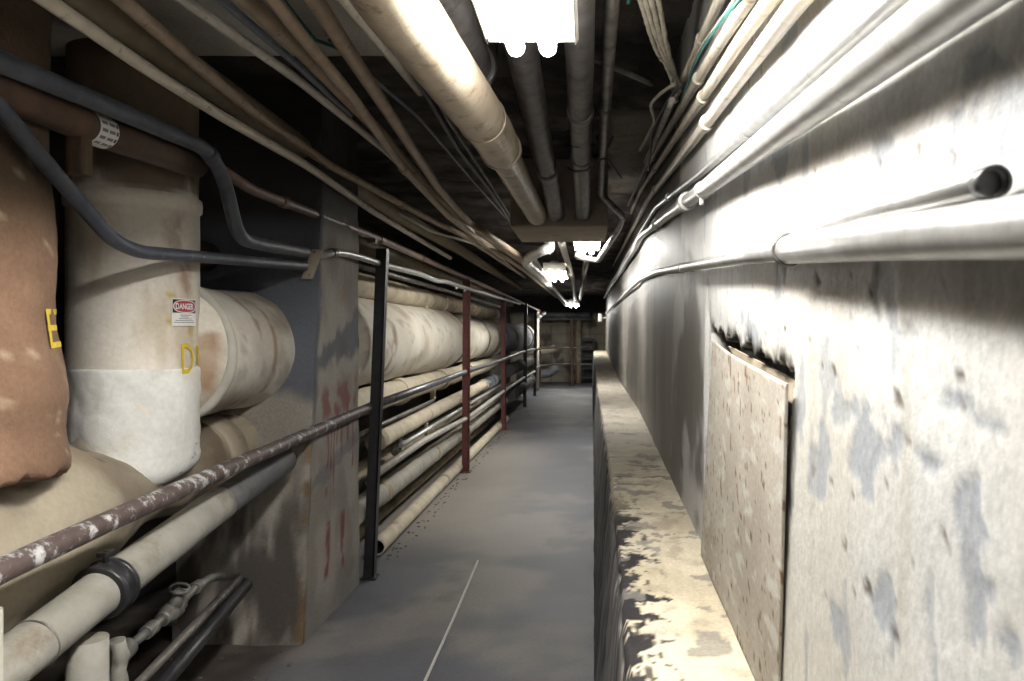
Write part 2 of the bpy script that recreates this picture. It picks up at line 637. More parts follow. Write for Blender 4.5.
def ledge_pt(y, t):
    # t 0..1 up the front face, 1..2 across the top
    zt = LZ(y)
    xl, xb, xr = lerp_tab(LX, y), lerp_tab(LB, y), wall_x(y) + .03
    q = V((t * 3, y, 0))
    if t <= 1:
        s = t
        x = xb + (xl - xb) * s
        z = zt * s - .01 * sstep(.93, 1, s)
        x += .006 * fbm(q * 3, 4)
        if t > .9:
            x += .012 * sstep(.15, .5, fbm(V((1, y * 5, 0)), 4)) + .006 * sstep(.93, 1, s)
        return V((x, y, z))
    s = t - 1
    crack = sum(sstep(.012, .0, abs(y - c - .01 * math.sin(s * 9))) for c in (3.85, 5.55, 7.9))
    return V((xl + .012 + (xr - xl) * s, y, zt + .004 * fbm(q * 4, 4) - .008 * crack))


def ledge_col(p):
    y = p.y
    q = p
    zt = LZ(y)
    xl, xr = lerp_tab(LX, y), wall_x(y)
    s = (p.x - xl) / (xr - xl)
    n = fbm(q * 9, 5)
    n2 = fbm(q * 26 + V((3, 1, 1)), 4)
    if p.z < zt - .03:
        c = mix((.10, .10, .105), (.20, .195, .19), sstep(-.3, .4, fbm(V((p.z * 1.5, y * 6, 1)), 4)))
        c = mix(c, (.045, .042, .045), sstep(.05, .45, fbm(V((3, y * 9, p.z * 2)), 4)) * .8)
        return mix(c, (.42, .39, .34), sstep(.3, .4, fbm(q * 14, 4)) * sstep(zt - .2, zt, p.z))
    c = mix((.44, .385, .285), (.56, .50, .385), sstep(-.4, .4, fbm(q * 4, 5)))
    c = mix(c, (.29, .245, .19), sstep(.15, .55, fbm(q * 9 + V((8, 1, 1)), 6)) * .55)
    k = s + .30 * fbm(q * 13, 5) + .16 * fbm(q * 40, 4) + .10 * sstep(2.6, 1.2, y) * 0
    c = mix(c, (.022, .02, .022), sstep(.25, .19, k) * sstep(3.6, 2.9, y))
    c = mix(c, (.03, .027, .027), sstep(.36, .43, fbm(V((q.x * 40, q.y * 9, 0)), 5)) * sstep(.55, .35, s) * sstep(3.8, 2.8, y) * .9)
    c = mix(c, (.17, .16, .15), sstep(.40, .44, fbm(q * 8 + V((2, 6, 1)), 5)) * .7)      # bare patches
    c = mix(c, (.26, .245, .225), sstep(3.8, 5.4, y) * sstep(14, 11, y) * .6)
    crack = sum(sstep(.022, .0, abs(y - cc - .01 * math.sin(s * 9))) for cc in (3.85, 5.55, 7.9))
    return mix(c, (.08, .07, .065), min(1, crack) * .8)


ts = frange(0, .9, .1) + [.93, .96, .985, 1.0001] + [1 + t for t in frange(.02, 1.0, .03)]
bm = grid(frange(-3, 1.2, .1) + frange(1.212, 5, .012) + frange(5.05, 22, .07), ts, ledge_pt)
struct(obj('trim_1', bm, M['ledge'], colfn=ledge_col, origin=V((.05, 0, 0))), 'long worn concrete ledge with chipped black edge')


# ---- other walls
def dark_wall_col(p):
    n = fbm(p * 1.6, 5)
    return mix((.03, .025, .022), (.085, .07, .06), sstep(-.4, .5, n))


bm = grid(frange(-3, ENDY + 1, .2), frange(-.02, CEIL + .08, .12), lambda y, z: V((LEFTX + .03 * fbm(V((0, y, z)) * 2, 3), y, z)))
struct(obj('wall_left', bm, M['brick'], colfn=dark_wall_col, origin=V((LEFTX, 0, 0))), 'dark dirty wall behind the insulated pipes')


def end_col(p):
    c = mix((.42, .38, .30), (.56, .51, .41), sstep(-.4, .4, fbm(p * 1.8, 5)))
    c = mix(c, (.10, .085, .07), sstep(.1, .5, fbm(p * 2.4 + V((3, 0, 1)), 4)) * .8)
    fx, fz = (p.x / .42) % 1, (p.z / .3) % 1
    c = mix(c, (.12, .10, .09), max(sstep(.1, .04, fx), sstep(.12, .05, fz)) * .5)
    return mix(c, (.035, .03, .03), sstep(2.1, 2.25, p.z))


bm = grid(frange(LEFTX, 1.2, .05), frange(-.02, CEIL + .08, .05), lambda x, z: V((x, ENDY + .01 * fbm(V((x, 0, z)) * 4, 3), z)))
struct(obj('wall_end', bm, M['brick'], colfn=end_col, origin=V((0, ENDY, 0))), 'dim tan block wall closing the corridor')
bm = grid(frange(LEFTX, 1.2, .2), frange(-.02, CEIL + .08, .2), lambda x, z: V((x, -3, z)))
struct(obj('wall_back', bm, M['brick'], colfn=dark_wall_col, origin=V((0, -3, 0))), 'dark wall behind the camera')
bm = grid(frange(21.9, ENDY + 1, .2), frange(-.02, CEIL + .08, .2), lambda y, z: V((1.0, y, z)))
struct(obj('wall_recess', bm, M['brick'], colfn=dark_wall_col, origin=V((1, 22, 0))), 'dark recess beyond the end of the plastered wall')
bm = grid(frange(.44, 1.05, .2), frange(-.02, CEIL + .08, .2), lambda x, z: V((x, 22, z)))
struct(obj('wall_return', bm, M['brick'], colfn=end_col, origin=V((.5, 22, 0))), 'short return at the end of the plastered wall')
bm = bmesh.new()
box(bm, (.8, 23.5, -.012), (.8, 3.4, .02))
box(bm, (.8, 23.5, CEIL + .03), (.8, 3.4, .02))
struct(obj('floor_recess', bm, M['dark_hole']), 'dark floor and top of the recess')


# ---- concrete column with smeared grey paint and red marks
CX0, CX1, CY0, CY1 = -2.02, -1.39, 3.77, 4.70


def col_col(p):
    n = fbm(p * 3, 5)
    n2 = fbm(p * 9 + V((4, 4, 4)), 4)
    c = mix((.25, .225, .195), (.35, .32, .28), sstep(-.35, .35, n))
    grey = (.085, .095, .12)
    if p.y < CY0 + .02:                        # face towards the camera
        k = sstep(1.12, 1.22, p.z + .10 * n)
        c = mix(c, grey, k * .95)
        c = mix(c, (.19, .125, .065), sstep(.0, .35, n2) * sstep(-1.45, -1.40, p.x) * sstep(1.1, .9, p.z) * .8)
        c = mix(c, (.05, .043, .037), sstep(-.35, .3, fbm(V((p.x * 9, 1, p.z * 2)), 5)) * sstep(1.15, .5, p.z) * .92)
    else:
        t = (p.y - CY0) / (CY1 - CY0)
        # grey smear: along the corner, then a diagonal band down to the far edge
        k = sstep(.10, .04, t + .06 * n) * sstep(1.0, 1.15, p.z)
        band = 1.36 + .16 * t + .05 * n2
        k = max(k, sstep(.16, .10, abs(p.z - band) + .10 * (1 - t)))
        c = mix(c, grey, k * .85)
        k2 = sstep(.05, .03, abs(p.z - (.74 + .18 * t)) + .03 * n2)
        c = mix(c, (.16, .16, .17), k2 * .7)
        red = (.19, .035, .035)
        wob = .008 * nz(p * 14)
        for y0, y1, z0, z1, w in ((4.10, 0, .22, .52, .050), (4.37, 0, .20, .52, .042), (4.06, 0, .64, 1.02, .022), (4.12, 0, .60, 1.04, .018), (4.18, 0, .66, 1.0, .016),
                                  (4.33, 0, .84, 1.05, .020), (4.56, 0, .74, 1.02, .020), (4.24, 0, .9, 1.1, .02), (4.45, 0, .9, 1.12, .025)):
            k = sstep(w, w * .5, abs(p.y - y0 + wob)) * sstep(z0 - .02, z0 + .02, p.z) * sstep(z1 + .02, z1 - .02, p.z)
            c = mix(c, red, k * sstep(-.5, .1, n2) * .85)
        k = sstep(.12, .05, abs(p.z - 1.13 - .05 * t)) * sstep(.1, .2, t) * sstep(.98, .9, t) * sstep(-.25, .2, n2)
        c = mix(c, (.20, .05, .05), k * .75)
        # faint stencilled stamp high up
        k = sstep(.07, .05, abs(p.y - 4.3)) * sstep(.05, .03, abs(p.z - 1.70)) * sstep(.0, .12, nz(p * 60))
        c = mix(c, (.42, .26, .10), k * .7)
        c = mix(c, (.20, .19, .18), sstep(.25, .1, p.z + .1 * n) * .6)
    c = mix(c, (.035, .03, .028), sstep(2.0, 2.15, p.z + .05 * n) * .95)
    c = mix(c, (.16, .10, .05), sstep(-1.44, -1.40, p.x) * sstep(.05, .0, abs(p.y - CY0)) * sstep(1.0, .7, p.z) * sstep(-.1, .2, n2) * .8)
    return c


o = slab('trim_2', CX0, CX1, CY0, CY1, -.01, CEIL + .03, .018, col_col, M['column'], .007,
         lambda p: V((p.x + .04 * min(p.z, 2.2) / 2, p.y + (.13 - .29 * (p.y - CY0) / (CY1 - CY0)) * min(p.z, 2.2) / 2, p.z)))
struct(o, 'square concrete column with red paint marks and grey smears')

# ---- dropped beam across the ceiling pipes
o = boxpart('trim_3', (-.215, 5.85, 2.49), (.68, .9, .48), M['beam'], bev=.012)
struct(o, 'tan dropped beam that the ceiling pipes run into')
# ================================================================== LIGHT FIXTURES
def fixture(x0, x1, y0, y1, label):
    t = thing('ceiling_light', V(((x0 + x1) / 2, (y0 + y1) / 2, 2.27)), label, 'light fixture', 'twin tube ceiling lights')
    zt, zb = 2.375, 2.285
    xm = (x0 + x1) / 2
    bm = bmesh.new()
    # bent sheet reflector: raised middle, sloping sides, rolled rims, with thickness
    prof = [(x0, zb - .012), (x0 - .006, zb), (x0 + .035, zt - .02), (x0 + .06, zt), (x1 - .06, zt), (x1 - .035, zt - .02), (x1 + .006, zb), (x1, zb - .012)]
    th = .004
    out = [bm.verts.new(V((x, y0, z))) for x, z in prof]
    out2 = [bm.verts.new(V((x, y1, z))) for x, z in prof]
    top = [bm.verts.new(V((x + (-.004 if x < xm else .004), y0, z + th))) for x, z in prof]
    top2 = [bm.verts.new(V((x + (-.004 if x < xm else .004), y1, z + th))) for x, z in prof]
    for a, b in ((out, out2), (top, top2)):
        for k in range(len(prof) - 1):
            bm.faces.new((a[k], a[k + 1], b[k + 1], b[k]))
    for a, b in ((out, top), (out2, top2)):
        for k in range(len(prof) - 1):
            bm.faces.new((a[k], a[k + 1], b[k + 1], b[k]))
    obj('reflector', bm, M['housing'], t)
    for y in (y0, y1):
        bm = bmesh.new()
        s = 1 if y == y0 else -1
        box(bm, (xm, y + s * .006, (zt + zb) / 2 + .006), (x1 - x0, .012, zt - zb + .02), .002)
        obj('end_plate', bm, M['housing'], t)
    boxpart('ballast_cover', (xm, (y0 + y1) / 2, zt + .022), (.10, (y1 - y0) * .96, .036), M['housing'], t, .004)
    for sx in (-1, 1):
        xc = xm + sx * (x1 - x0) * .185
        zc = zb - .018
        bm = bmesh.new()
        r = .024
        pts = [V((xc, y0 - .012, zc)), V((xc, y0 - .006, zc)), V((xc, y0 + .01, zc)), V((xc, y1 - .01, zc)), V((xc, y1 + .006, zc)), V((xc, y1 + .018, zc)), V((xc, y1 + .024, zc))]
        sweep(bm, pts, [r * .5, r * .85, r, r, r * .95, r * .7, r * .3], 18)
        tb = obj('fluorescent_tube', bm, M['tube'], t)
        for y in (y0 + .03, y1 - .03):
            boxpart('lamp_holder', (xc, y, zc + .045), (.03, .014, .05), M['housing'], t, .002)
    for y in (y0 + .25, y1 - .25):
        bm = bmesh.new()
        sweep(bm, [V((xm, y, zt + .03)), V((xm, y, CEIL + .03))], .005, 8)
        obj('hanger_rod', bm, M['sooty'], t)
    return t


fixture(-.27, -.04, .50, 2.08, 'glowing twin tube light hung nearest overhead, beside the fat tan pipe')
fixture(-.135, .085, 6.36, 7.22, 'twin tube light just beyond the dropped tan beam')
fixture(-.58, -.30, 9.6, 10.9, 'twin tube light hung near the bundle of conduits past the curved elbow')
fixture(-.62, -.28, 19.6, 21.2, 'twin tube light farthest down the corridor, before the end wall')

# ================================================================== CEILING PIPES OVERHEAD
G = 'pipes running under the ceiling'
o, P = pipe('ceiling_pipe', [at(395, 0, Z=2.25) + V((0, -1.6, -.02)), at(395, 0, Z=2.25), at(490, 130, Z=2.275), at(537, 215, Z=2.33) + V((0, .1, 0))], lambda q: .084 - .016 * sstep(3.13, 3.16, q), M['tan_pipe'],
            'fat tan ceiling pipe brightly lit along the side of the nearest light', 'pipe', G, step=.12, seg=28, wob=.004)
bead_part('coupling', *along(P, 2.78), .083, .006, M['tan_pipe'], o, 32)
ring_part('coupling', P, 3.28, .089, .05, M['tan_pipe'], o, 28)
o, P = pipe('ceiling_pipe', [V((-.43, .2, 2.47)), V((-.43, 2.92, 2.47)), V((-.43, 3.05, 2.72))], .078, M['ceil_steel'],
            'short fat grey ceiling pipe that turns up beside the fat tan pipe', 'pipe', G, bend=.12, seg=24)
ring_part('flange', P, 2.82, .094, .05, M['ceil_steel'], o, 24)
pA = at(520, 40, Z=2.46)
o, P = pipe('ceiling_pipe', [pA + V((.01, -1.6, 0)), pA, at(538, 130, Z=2.42), at(556, 213, Z=2.335) + V((0, .12, 0))], .056, M['ceil_steel'],
            'sooty steel pipe emerging from above the nearest light, next to the fat tan pipe', 'pipe', G, step=.15, seg=20)
ring_part('coupling', P, 4.2, .066, .10, M['ceil_steel'], o, 22)
pA = at(580, 60, Z=2.46)
o, P = pipe('ceiling_pipe', [pA + V((0, -1.6, 0)), pA, at(580, 110, Z=2.43), at(583, 213, Z=2.335) + V((0, .12, 0))], .050, M['ceil_steel'],
            'sooty steel pipe with wire loops round it, ending at the dropped beam', 'pipe', G, step=.15, seg=20)
ring_part('coupling', P, 3.25, .057, .06, M['ceil_steel'], o, 20)
ring_part('coupling', P, 3.95, .057, .05, M['ceil_steel'], o, 20)
pA = at(612, 0, Z=2.52)
o, P = pipe('ceiling_pipe', [pA + V((0, -1.0, 0)), pA, at(606, 100, Z=2.49), at(600, 194, Z=2.44), at(623, 216, Z=2.36), at(619, 228, Z=2.32), at(598, 261, Z=2.16), at(577, 257, Z=2.19), at(577, 252, Z=2.3)],
            .024, M['sooty'], 'thin pipe that kinks sideways past the beam and turns back below the second light', 'pipe', G, bend=.06, seg=14)
ring_part('coupling', P, 3.4, .030, .06, M['ceil_steel'], o, 16)
# beyond the beam
o, P = pipe('ceiling_pipe', [V((-.27, 6.32, 2.38)), at(573, 280, Z=2.38), at(575, 300, Z=2.38)], .035, M['pale'],
            'pale pipe running beyond the beam between the second and third lights', 'pipe', G)
o, P = pipe('ceiling_pipe', [V((-.36, 6.32, 2.36)), at(551, 249, Z=2.30), at(545, 249, Z=2.24), at(530, 256, Z=2.2), at(525, 262, Z=2.2), at(531, 268, Z=2.2), at(550, 287, Z=2.2)],
            .045, M['alu'], 'curved grey elbow pipe swinging down behind the dropped beam', 'pipe', G, bend=.25, seg=18)
o, P = pipe('ceiling_pipe', [at(530, 258, Z=2.30) , at(548, 283, Z=2.30), at(566, 304, Z=2.30)], .055, M['alu_white'],
            'bright whitewashed pipe beside the third light', 'pipe', G)
o, P = pipe('ceiling_pipe', [V((.0, 7.6, 2.42)), at(580, 300, Z=2.42)], .04, M['sooty'],
            'dark pipe running on beyond the second light', 'pipe', G)
# sloping strut wire pipe across
o, P = pipe('conduit', [at(590, 58, Z=2.56), at(625, 72, Z=2.55), at(652, 84, Z=2.54)], .011, M['sooty'],
            'thin dusty conduit crossing sideways from the sooty pipe to the hanging cables', 'conduit')

# ================================================================== CONDUITS ABOVE THE INSULATED PIPES
G = 'conduits fanning out under the ceiling above the insulated pipes'


def fan(pts, r, m, label, name='conduit', seg=14, near=True, couple=(), **kw):
    if near:
        d = (pts[0] - pts[1]).normalized()
        pts = [pts[0] + d * 1.2] + pts
    o, P = pipe(name, pts, r, m, label, 'conduit' if name == 'conduit' else 'pipe', G, seg=seg, **kw)
    for y in couple:
        ring_part('coupling', P, y, r * 1.22, r * 5, m, o, seg)
    return o


fan([at(184, 0, Z=2.40), at(297, 79, Z=2.40), at(385, 150, Z=2.40), at(447, 210, Z=2.40), at(488, 244, Z=2.30), at(503, 255, Z=2.22), at(522, 268, Z=2.19), at(548, 288, Z=2.19)], .016, M['pale'],
    'pale grey conduit under the plaster soffit', couple=(4.8,))
fan([at(222, 0, Z=2.50), at(300, 67, Z=2.50), at(350, 115, Z=2.5)], .014, M['wire_blue'], 'grey conduit tucked up between the pale conduit and the wide brown one')
fan([at(247, 0, Z=2.44), at(302, 52, Z=2.44), at(337, 88, Z=2.44), at(382, 134, Z=2.43), at(412, 170, Z=2.42), at(437, 197, Z=2.41), at(470, 226, Z=2.39), at(484, 236, Z=2.31), at(503, 248, Z=2.23), at(523, 262, Z=2.20), at(549, 284, Z=2.20)],
    .026, M['brown'], 'thick brown conduit that slips above its neighbour midway', couple=(4.4,))
fan([at(274, 0, Z=2.35), at(300, 34, Z=2.35), at(350, 94, Z=2.35), at(403, 168, Z=2.35), at(448, 216, Z=2.35), at(488, 247, Z=2.26), at(505, 257, Z=2.19), at(524, 270, Z=2.17), at(556, 297, Z=2.17)],
    .020, M['brown'], 'brown conduit lowest in the middle of the fan, with a pale coupling', couple=(4.0,))
fan([at(315, 0, Z=2.40), at(348, 51, Z=2.40), at(403, 134, Z=2.40), at(437, 186, Z=2.40), at(470, 223, Z=2.38), at(485, 233, Z=2.30), at(505, 246, Z=2.23), at(524, 259, Z=2.20), at(549, 281, Z=2.20)],
    .025, M['brown'], 'brown conduit with peeling paint next to the white sheet')
fan([at(343, 0, Z=2.46), at(394, 60, Z=2.47), at(420, 92, Z=2.55)], .018, M['ivory'], 'ivory conduit that ends under the bricks beside the fat tan pipe')
fan([at(366, 0, Z=2.50), at(394, 40, Z=2.50), at(459, 150, Z=2.50), at(488, 187, Z=2.50), at(509, 220, Z=2.48)], .013, M['wire'],
    'black conduit hugging the side of the fat tan pipe')
fan([at(398, 22, Z=2.58), at(447, 118, Z=2.56), at(478, 165, Z=2.54), at(512, 219, Z=2.5)], .010, M['sooty'],
    'slim sooty conduit between the black conduit and the fat tan pipe')
fan([at(330, 40, Z=2.54), at(370, 76, Z=2.53), at(398, 100, Z=2.52), at(418, 117, Z=2.50), at(447, 150, Z=2.50), at(475, 183, Z=2.50), at(506, 218, Z=2.48)], .007, M['wire_blue'],
    'thin blue grey cable bent across the brick ceiling', name='conduit', near=False)
fan([at(91, 0, Z=2.44), at(150, 42, Z=2.44), at(265, 122, Z=2.44), at(332, 170, Z=2.44), at(400, 216, Z=2.44), at(460, 250, Z=2.44), at(520, 288, Z=2.44)], .056, M['olive'],
    'wide olive brown pipe, the thickest of the fan', name='ceiling_pipe', seg=22, couple=(4.4,))
fan([at(123, 0, Z=2.37), at(194, 63, Z=2.37), at(253, 112, Z=2.37), at(329, 165, Z=2.37), at(400, 203, Z=2.37), at(429, 219, Z=2.37), at(463, 235, Z=2.37), at(525, 277, Z=2.37)], .022, M['brown'],
    'brown conduit lying along the side of the wide olive pipe', couple=(5.2,))
fan([at(29, -12, Z=2.27), at(76, 20, Z=2.27), at(150, 71, Z=2.27), at(223, 117, Z=2.27), at(306, 165, Z=2.27), at(375, 213, Z=2.27), at(450, 258, Z=2.27)], .019, M['ivory'],
    'ivory conduit lying under the wide olive pipe')
fan([at(400, 214, Z=2.3), at(430, 231, Z=2.29), at(462, 240, Z=2.30), at(490, 249, Z=2.30), at(520, 274, Z=2.3)], .010, M['pale'],
    'slim pale conduit sagging across to join the bundle', near=False)
# white sheet with a teal edge tucked behind the conduits
bm = bmesh.new()
a, b, c, d = at(283, -10, Z=2.56), at(303, -10, Z=2.56), at(327, 37, Z=2.56), at(316, 37, Z=2.56)
vs = [bm.verts.new(p + V((0, 0, dz))) for dz in (0, .012) for p in (a, b, c, d)]
for f in ((0, 1, 2, 3), (4, 5, 6, 7), (0, 1, 5, 4), (1, 2, 6, 5), (2, 3, 7, 6), (3, 0, 4, 7)):
    bm.faces.new([vs[i] for i in f])
sheet = tag(obj('plastic_sheet', bm, M['alu_white']), 'white plastic sheet strip with teal edge tucked above the brown conduits', 'sheet')
bm = bmesh.new()
sweep(bm, [a + V((-.02, 0, -.004)), d + V((-.01, .02, -.004)), c + V((.03, .13, -.004))], .007, 8)
obj('teal_hem', bm, M['teal'], sheet)

# ================================================================== CONDUITS ON THE PLASTERED WALL
G = 'conduits along the plastered wall'


def wpipe(pts, r, m, label, couple=(), clamp=(), seg=18, near=0., **kw):
    if near:
        d = (pts[0] - pts[1]).normalized()
        pts = [pts[0] + d * near] + pts
    o, P = pipe('wall_conduit', pts, r, m, label, 'conduit', G, seg=seg, bend=.12, **kw)
    for y, L in couple:
        ring_part('coupling', P, y, r * 1.34, L, m, o, seg)
        pc, dc = along(P, y - L * .45)
        bead_part('lip', pc, dc, r * 1.3, r * .16, m, o, 20)
    for y in clamp:
        c = ring_part('clamp', P, y, r * 1.16, .022, M['alu'], o, seg)
        p, d = along(P, y)
        bm = bmesh.new()
        box(bm, p + V((-.004, 0, -r * 1.45)), (.012, .02, r * .9), .002)
        sweep(bm, [p + V((-.004, -.014, -r * 1.6)), p + V((-.004, .022, -r * 1.6))], .004, 8)
        obj('clamp_bolt', bm, M['alu'], c)
        # short strut holding the pipe to the wall
        boxpart('bracket', (p.x + (wall_x(y) - p.x) / 2 + .004, p.y, p.z), ((wall_x(y) - p.x) + .01, .03, .02), M['alu'], o, .002)
    return o, P


# the big lower conduit and its shorter companion
lo = [atw(1024, 227, .027), atw(900, 237, .027), atw(787, 250, .027)]
o, P = wpipe(lo, .0215, M['raw'], 'thick conduit lowest on the plastered wall, passing close to the camera', near=.5, seg=24)
o2, P2 = pipe('narrow_run', [atw(792, 250, .027), atw(740, 257, .027), atw(680, 268, .027), atw(658, 272, .027), atw(640, 280, .027), atw(620, 299, .035), atw(606, 313, .04)], .0160, M['raw'], None,
              parent=o, seg=20, bend=.12)
bead_part('joint_ring', along(lo, lo[2].y - .01)[0], V((0, 1, 0)), .0225, .0036, M['sooty'], o, 28)
ring_part('coupling', P2, 3.0, .0190, .13, M['alu'], o, 18)
p = V((.30, 20.2, 1.9))
pp = [atw(993, 182, .020), atw(870, 213, .020), atw(800, 238, .024), atw(780, 246, .028)]
bm = bmesh.new()
sweep(bm, path(pp, .05), .0108, 18, bore=(.12, 0), bore_r=.86)
o = tag(obj('wall_conduit', bm, M['raw'], origin=pp[0].copy()), 'short conduit with an open black end resting on the thick lowest conduit', 'conduit', G)
bm = bmesh.new()
d = (pp[1] - pp[0]).normalized()
sweep(bm, [pp[0] - d * .004, pp[0] + d * .012],   .0122, 20, bore=(.010, 0), bore_r=.8)
obj('end_collar', bm, M['black'], o)

o, P = wpipe([atw(1000, -32, .036), atw(900, 42, .036), atw(794, 121, .036), atw(703, 190, .036), atw(669, 214, .038), atw(640, 237, .045), atw(630, 257, .045), atw(615, 281, .045), atw(604, 298, .045)],
             .0225, M['alu'], 'thick steel conduit with bolted clamp crossing high on the plastered wall', near=.3, seg=24, couple=((2.75, .14), (4.3, .2)), clamp=(2.26,))
o, P = wpipe([atw(940, -40, .019), atw(794, 90, .019), atw(700, 173, .02), atw(656, 207, .025), atw(636, 240, .026), atw(620, 268, .026), atw(607, 290, .03)],
             .0135, M['raw'], 'slim whitewashed conduit close above the thick clamped steel one', near=.3, couple=((3.7, .1), (1.6, .05)))
o, P = wpipe([atw(815, -18, .022), atw(799, 0, .022), atw(750, 64, .022), atw(701, 131, .022), atw(649, 198, .026), atw(630, 234, .026), atw(612, 268, .026), atw(603, 288, .03)],
             .0165, M['ivory'], 'ivory conduit lowest of the ceiling corner group, with a screwed coupling', near=.3, couple=((2.3, .08), (4.6, .12)))
o, P = wpipe([atw(784, -18, .022), atw(770, 0, .022), atw(742, 38, .022), atw(704, 96, .022), atw(642, 188, .026), atw(626, 224, .026), atw(611, 258, .03)],
             .0145, M['ivory'], 'ivory conduit second up in the ceiling corner group', near=.3, couple=((2.40, .08), (4.6, .12)))
o, P = wpipe([atw(760, -18, .022), atw(748, 0, .022), atw(720, 43, .022), atw(692, 90, .022), atw(638, 182, .026), atw(622, 220, .026), atw(610, 250, .03)],
             .0150, M['ivory'], 'ivory conduit third up in the ceiling corner group, tied with wire', near=.3, couple=((2.52, .08), (4.9, .12)))
o, P = wpipe([atw(728, -18, .026), atw(719, 0, .026), atw(696, 51, .026), atw(683, 80, .026), atw(660, 130, .026), atw(632, 190, .026), atw(618, 220, .03)],
             .0135, M['ivory'], 'ivory conduit topmost in the ceiling corner group, dark beyond its coupling', near=.3, couple=((2.42, .08), (3.4, .12)))
wpipe([atw(672, 100, .09), atw(645, 168, .09), atw(628, 206, .08), atw(614, 236, .08)], .011, M['sooty'], 'sooty thin conduit highest in the ceiling corner beyond the cables')
# wires
w, _ = pipe('wire', [atw(744, -5, .040), atw(726, 15, .040), atw(712, 34, .040), atw(703, 48, .040), atw(694, 66, .040), atw(686, 88, .040), atw(680, 104, .040)], .0035, M['teal'],
            'teal and grey wire trailing between two ivory conduits', 'wire', seg=8)
w, _ = pipe('wire', [atw(738, -5, .040), atw(722, 18, .040), atw(704, 42, .040), atw(694, 60, .040), atw(688, 78, .040)], .004, M['cable'],
            'pale wire lying beside the teal wire on the ivory conduits', 'wire', seg=8)
G2 = 'dusty cables hanging at the ceiling corner'
for k, (x0, x1, x2) in enumerate(((641, 655, 670), (646, 660, 673), (652, 663, 676), (659, 667, 677))):
    pts = [at(x0 - 6, -14, Z=2.56), at(x0, 2, Z=2.52), at((x0 + x1) / 2, 26, Z=2.5), at(x1, 48, Z=2.48), at(x2, 72 + 3 * k, Z=2.46), at(x2 + 4, 92, Z=2.42)]
    pipe('hanging_cable', pts, .0085, M['cable'],
         ('dusty pale hanging cable, outermost toward the nearest light', 'dusty pale hanging cable, second from the light side', 'dusty pale hanging cable, third from the light side', 'dusty pale hanging cable nearest the ivory conduits')[k],
         'cable', G2, seg=10, bend=.1, step=.02, wob=.004, wsc=30)
pipe('hanging_cable', [at(675, 84, Z=2.42), at(662, 92, Z=2.42), at(650, 104, Z=2.42), at(655, 122, Z=2.4), at(640, 150, Z=2.42)], .007, M['cable'],
     'dusty cable looping down in the dark below the hanging bundle', 'cable', G2, seg=8, bend=.05)
pipe('hanging_cable', [at(680, 86, Z=2.40), at(668, 100, Z=2.4), at(652, 130, Z=2.4), at(648, 170, Z=2.38)], .007, M['wire'],
     'black cable running on from the hanging bundle into the dark', 'cable', G2, seg=8, bend=.05)
w, _ = pipe('wire', [at(629, -6, Z=2.58), at(628, 4, Z=2.55)], .006, M['teal'], 'cut end of a teal wire poking from the dark ceiling', 'wire', seg=8)
# dark wire loops round the overhead pipes
for k, pts in enumerate(([at(568, 168, Z=2.36), at(575, 172, Z=2.31), at(590, 170, Z=2.32), at(600, 158, Z=2.38), at(608, 160, Z=2.38), at(616, 170, Z=2.38), at(621, 178, Z=2.36)],
                         [at(597, 136, Z=2.5), at(600, 150, Z=2.46), at(608, 148, Z=2.46), at(613, 136, Z=2.5)],
                         [at(566, 146, Z=2.42), at(578, 147, Z=2.36), at(593, 145, Z=2.4)])):
    pipe('wire', pts, .006, M['wire'], ('black wire strung round the sooty pipe and off toward the wall', 'black wire loop round the thin kinked pipe', 'black wire tied under the sooty looped pipe')[k], 'wire', 'black wires tied round the overhead pipes', seg=8, bend=.06)
# junction box where the wall conduits stop
t = thing('junction_box', V((.30, 20.3, 1.88)), 'small white junction box at the far end of the wall conduits', 'box')
boxpart('body', (.26, 20.3, 1.95), (.10, .08, .20), M['box_white'], t, .008)
boxpart('cover', (.26, 20.255, 1.95), (.085, .01, .18), M['box_white'], t, .003)
boxpart('arm', (.36, 20.3, 1.95), (.16, .04, .04), M['box_white'], t, .003)

# ================================================================== BOARD OVER THE HOLE
def board_pt(u, v, off):
    # u 0 near edge .. 1 far edge, v 0 bottom .. 1 top
    b0, b1 = V((wall_x(1.365) - .0035, 1.365, .806)), V((wall_x(2.46) - .022, 2.46, .806))
    t0, t1 = at(786, 384, X=wall_x(1.36) - .020), at(712, 340, X=wall_x(2.32) - .016)
    p = b0.lerp(b1, u).lerp(t0.lerp(t1, u), v)
    p.x += -.012 * math.sin(PI * u) * v + .0012 * fbm(V((0, u * 3, v * 3)), 4) + off
    return p


def board_col(p):
    q = V((0, p.y, p.z))
    c = mix((.29, .26, .22), (.36, .33, .285), sstep(-.4, .4, fbm(q * 2.5 + V((0, 1, 3)), 5)))
    c = mix(c, (.17, .11, .07), sstep(.56, .62, fbm(V((4, p.y * 34, p.z * 13)), 4)))
    c = mix(c, (.11, .08, .06), sstep(.56, .62, fbm(V((8, p.y * 44, p.z * 24)), 3)))
    return mix(c, (.44, .42, .39), sstep(.30, .40, fbm(V((1, p.y * 9, p.z * 24)), 4)) * .7)


